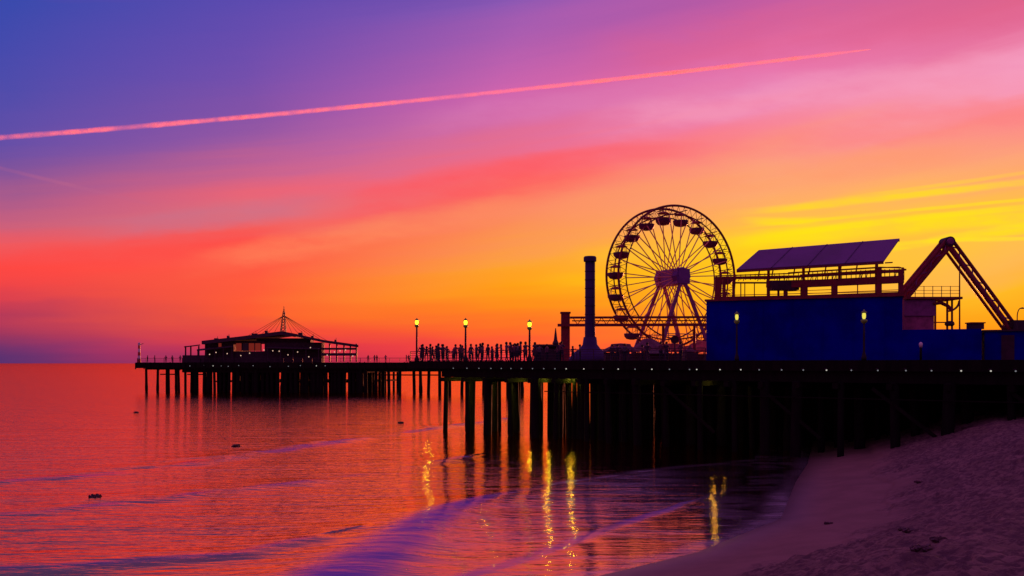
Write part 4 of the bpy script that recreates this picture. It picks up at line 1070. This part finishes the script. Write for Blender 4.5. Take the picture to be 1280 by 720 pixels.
# ------------------------------------------------------------------ floating bits and kelp
def kelp(x, y, z, w, d, h, label, group, seed):
    rnd = random.Random(seed); b = MB()
    for i in range(16):
        a = rnd.uniform(0, 6.28); r = rnd.random()**.6; cx, cy = x+math.cos(a)*r*w, y+math.sin(a)*r*d
        pts = [(cx+rnd.uniform(-.12,.12)*j*w*1.5, cy+rnd.uniform(-.1,.1)*j*d*1.5, z+h*(.2+.8*rnd.random())*(1 if 0 < j < 3 else .1)) for j in range(4)]
        b.path(pts, .035+.02*rnd.random(), 5)
    b.lathe((x, y, z-.05), [(.9,0),(.75,h*.6),(.35,h*.9),(.05,h)], 10, sx=w*.7, sy=d*.7)
    tag(b.build('kelp_clump', M['kelp'], None, origin=(x, y, z)), label, 'seaweed', group)
for i, (px, py, w, lb) in enumerate(((118,622,.3,'dark weed clump floating nearest the lower left of the water'), (296,558,.35,'small dark weed clump floating left of the near piles'), (501,529,.35,'small dark weed clump floating just left of the first thick pile'), (170,516,.35,'small dark weed clump floating below the beacon'))):
    D_ = CAMZ*F/(py-HY); kelp(X(px,D_), D_, .02, w, .3, .16, lb, 'weed floating on the water', i)
def sand_at(px, py):
    D_ = 14.0
    while D_ < 90:
        x_ = X(px, D_); z_ = Z(py, D_); g = float(sand_z(np.array([[x_]]), np.array([[D_]]), np.array([[D_]]))[0][0, 0])
        if z_ <= g: return x_, D_, g
        D_ += .05
    return x_, D_, g
for i, (px, py, w, lb) in enumerate(((1138,664,.32,'largest dark weed heap on the trodden sand at lower right'),(1153,688,.26,'dark weed heap on the sand nearest the camera'),(1172,676,.18,'small weed tuft right of the largest heap on the sand'),(1149,603,.22,'weed tuft on the sand slope above the two heaps'),(1036,655,.16,'small weed tuft at the edge of the smooth wet sand'),(1206,536,.25,'weed tuft on the upper sand near the dark pier'))):
    x_, y_, g = sand_at(px, py); kelp(x_, y_, g, w, w*.8, .07, lb, 'weed on the sand', i+20)

# ------------------------------------------------------------------ contrail, a real trail high up, lit by the low sun, its glow also put into the colour
def contrail():
    m, t = mat_new('ice_trail')
    out = t.node('ShaderNodeOutputMaterial')
    tr = t.node('ShaderNodeBsdfTransparent'); tl = t.node('ShaderNodeBsdfTranslucent'); df = t.node('ShaderNodeBsdfDiffuse')
    tl.inputs[0].default_value = (.85, .6, .5, 1); df.inputs[0].default_value = (.85, .6, .5, 1)  # warm sunset light put into the colour of white ice
    ad = t.node('ShaderNodeAddShader'); t.l.new(tl.outputs[0], ad.inputs[0]); t.l.new(df.outputs[0], ad.inputs[1])
    lw = t.node('ShaderNodeLayerWeight'); lw.inputs[0].default_value = .5
    pos = t.node('ShaderNodeNewGeometry').outputs['Position']
    n = t.noise(pos, .004, 4, .6); n2 = t.noise(pos, .0008, 3, .5)
    f = t.m('MULTIPLY', t.m('POWER', t.m('SUBTRACT', 1.0, lw.outputs['Facing']), 2.1), t.m('MULTIPLY', t.ss(n, .3, .7, .35, 1), t.ss(n2, .35, .65, .35, .95)))
    mx = t.node('ShaderNodeMixShader'); t.l.new(f, mx.inputs[0]); t.l.new(tr.outputs[0], mx.inputs[1]); t.l.new(ad.outputs[0], mx.inputs[2])
    t.l.new(mx.outputs[0], out.inputs[0])
    H = 5200.0; pts = []
    xs = np.linspace(-150, 1088, 90); cf = np.polyfit([0, 320, 640, 1085], [172, 145, 113, 62], 3)
    prev = None; b = MB(); n = 10; rings = []
    for i, px in enumerate(xs):
        v_ = (HY-np.polyval(cf, px))/F; u_ = (px-CX)/F; D_ = H/v_
        c = Vector((u_*D_, D_, CAMZ+H)); w = (4.1-1.3*max(0, px)/1085)/F*D_*(.85+.3*vnoise(np.array([px/9.0]), np.array([.5]), 3)[0])
        w *= min(1, (1088-px)/60+.2); rings.append((c, w))
    vs = []; fs = []
    for i, (c, w) in enumerate(rings):
        for j in range(n):
            a = 2*math.pi*j/n; vs.append(c+Vector((0, math.cos(a)*w, math.sin(a)*w)))
    for i in range(len(rings)-1):
        for j in range(n): fs.append((i*n+j, i*n+(j+1) % n, (i+1)*n+(j+1) % n, (i+1)*n+j))
    b.add(vs, fs)
    tag(b.build('contrail', m, None, True), 'long thin glowing contrail slanting across the upper sky', 'contrail')
contrail()

# ------------------------------------------------------------------ render settings
SC.render.engine = 'CYCLES'
SC.view_settings.view_transform = 'Standard'; SC.view_settings.look = 'None'
SC.view_settings.exposure = 0; SC.view_settings.gamma = 1; SC.view_settings.use_curve_mapping = False
SC.cycles.use_denoising = True
SC.cycles.max_bounces = 6; SC.cycles.transparent_max_bounces = 8; SC.cycles.diffuse_bounces = 2; SC.cycles.glossy_bounces = 3
SC.cycles.sample_clamp_indirect = 4
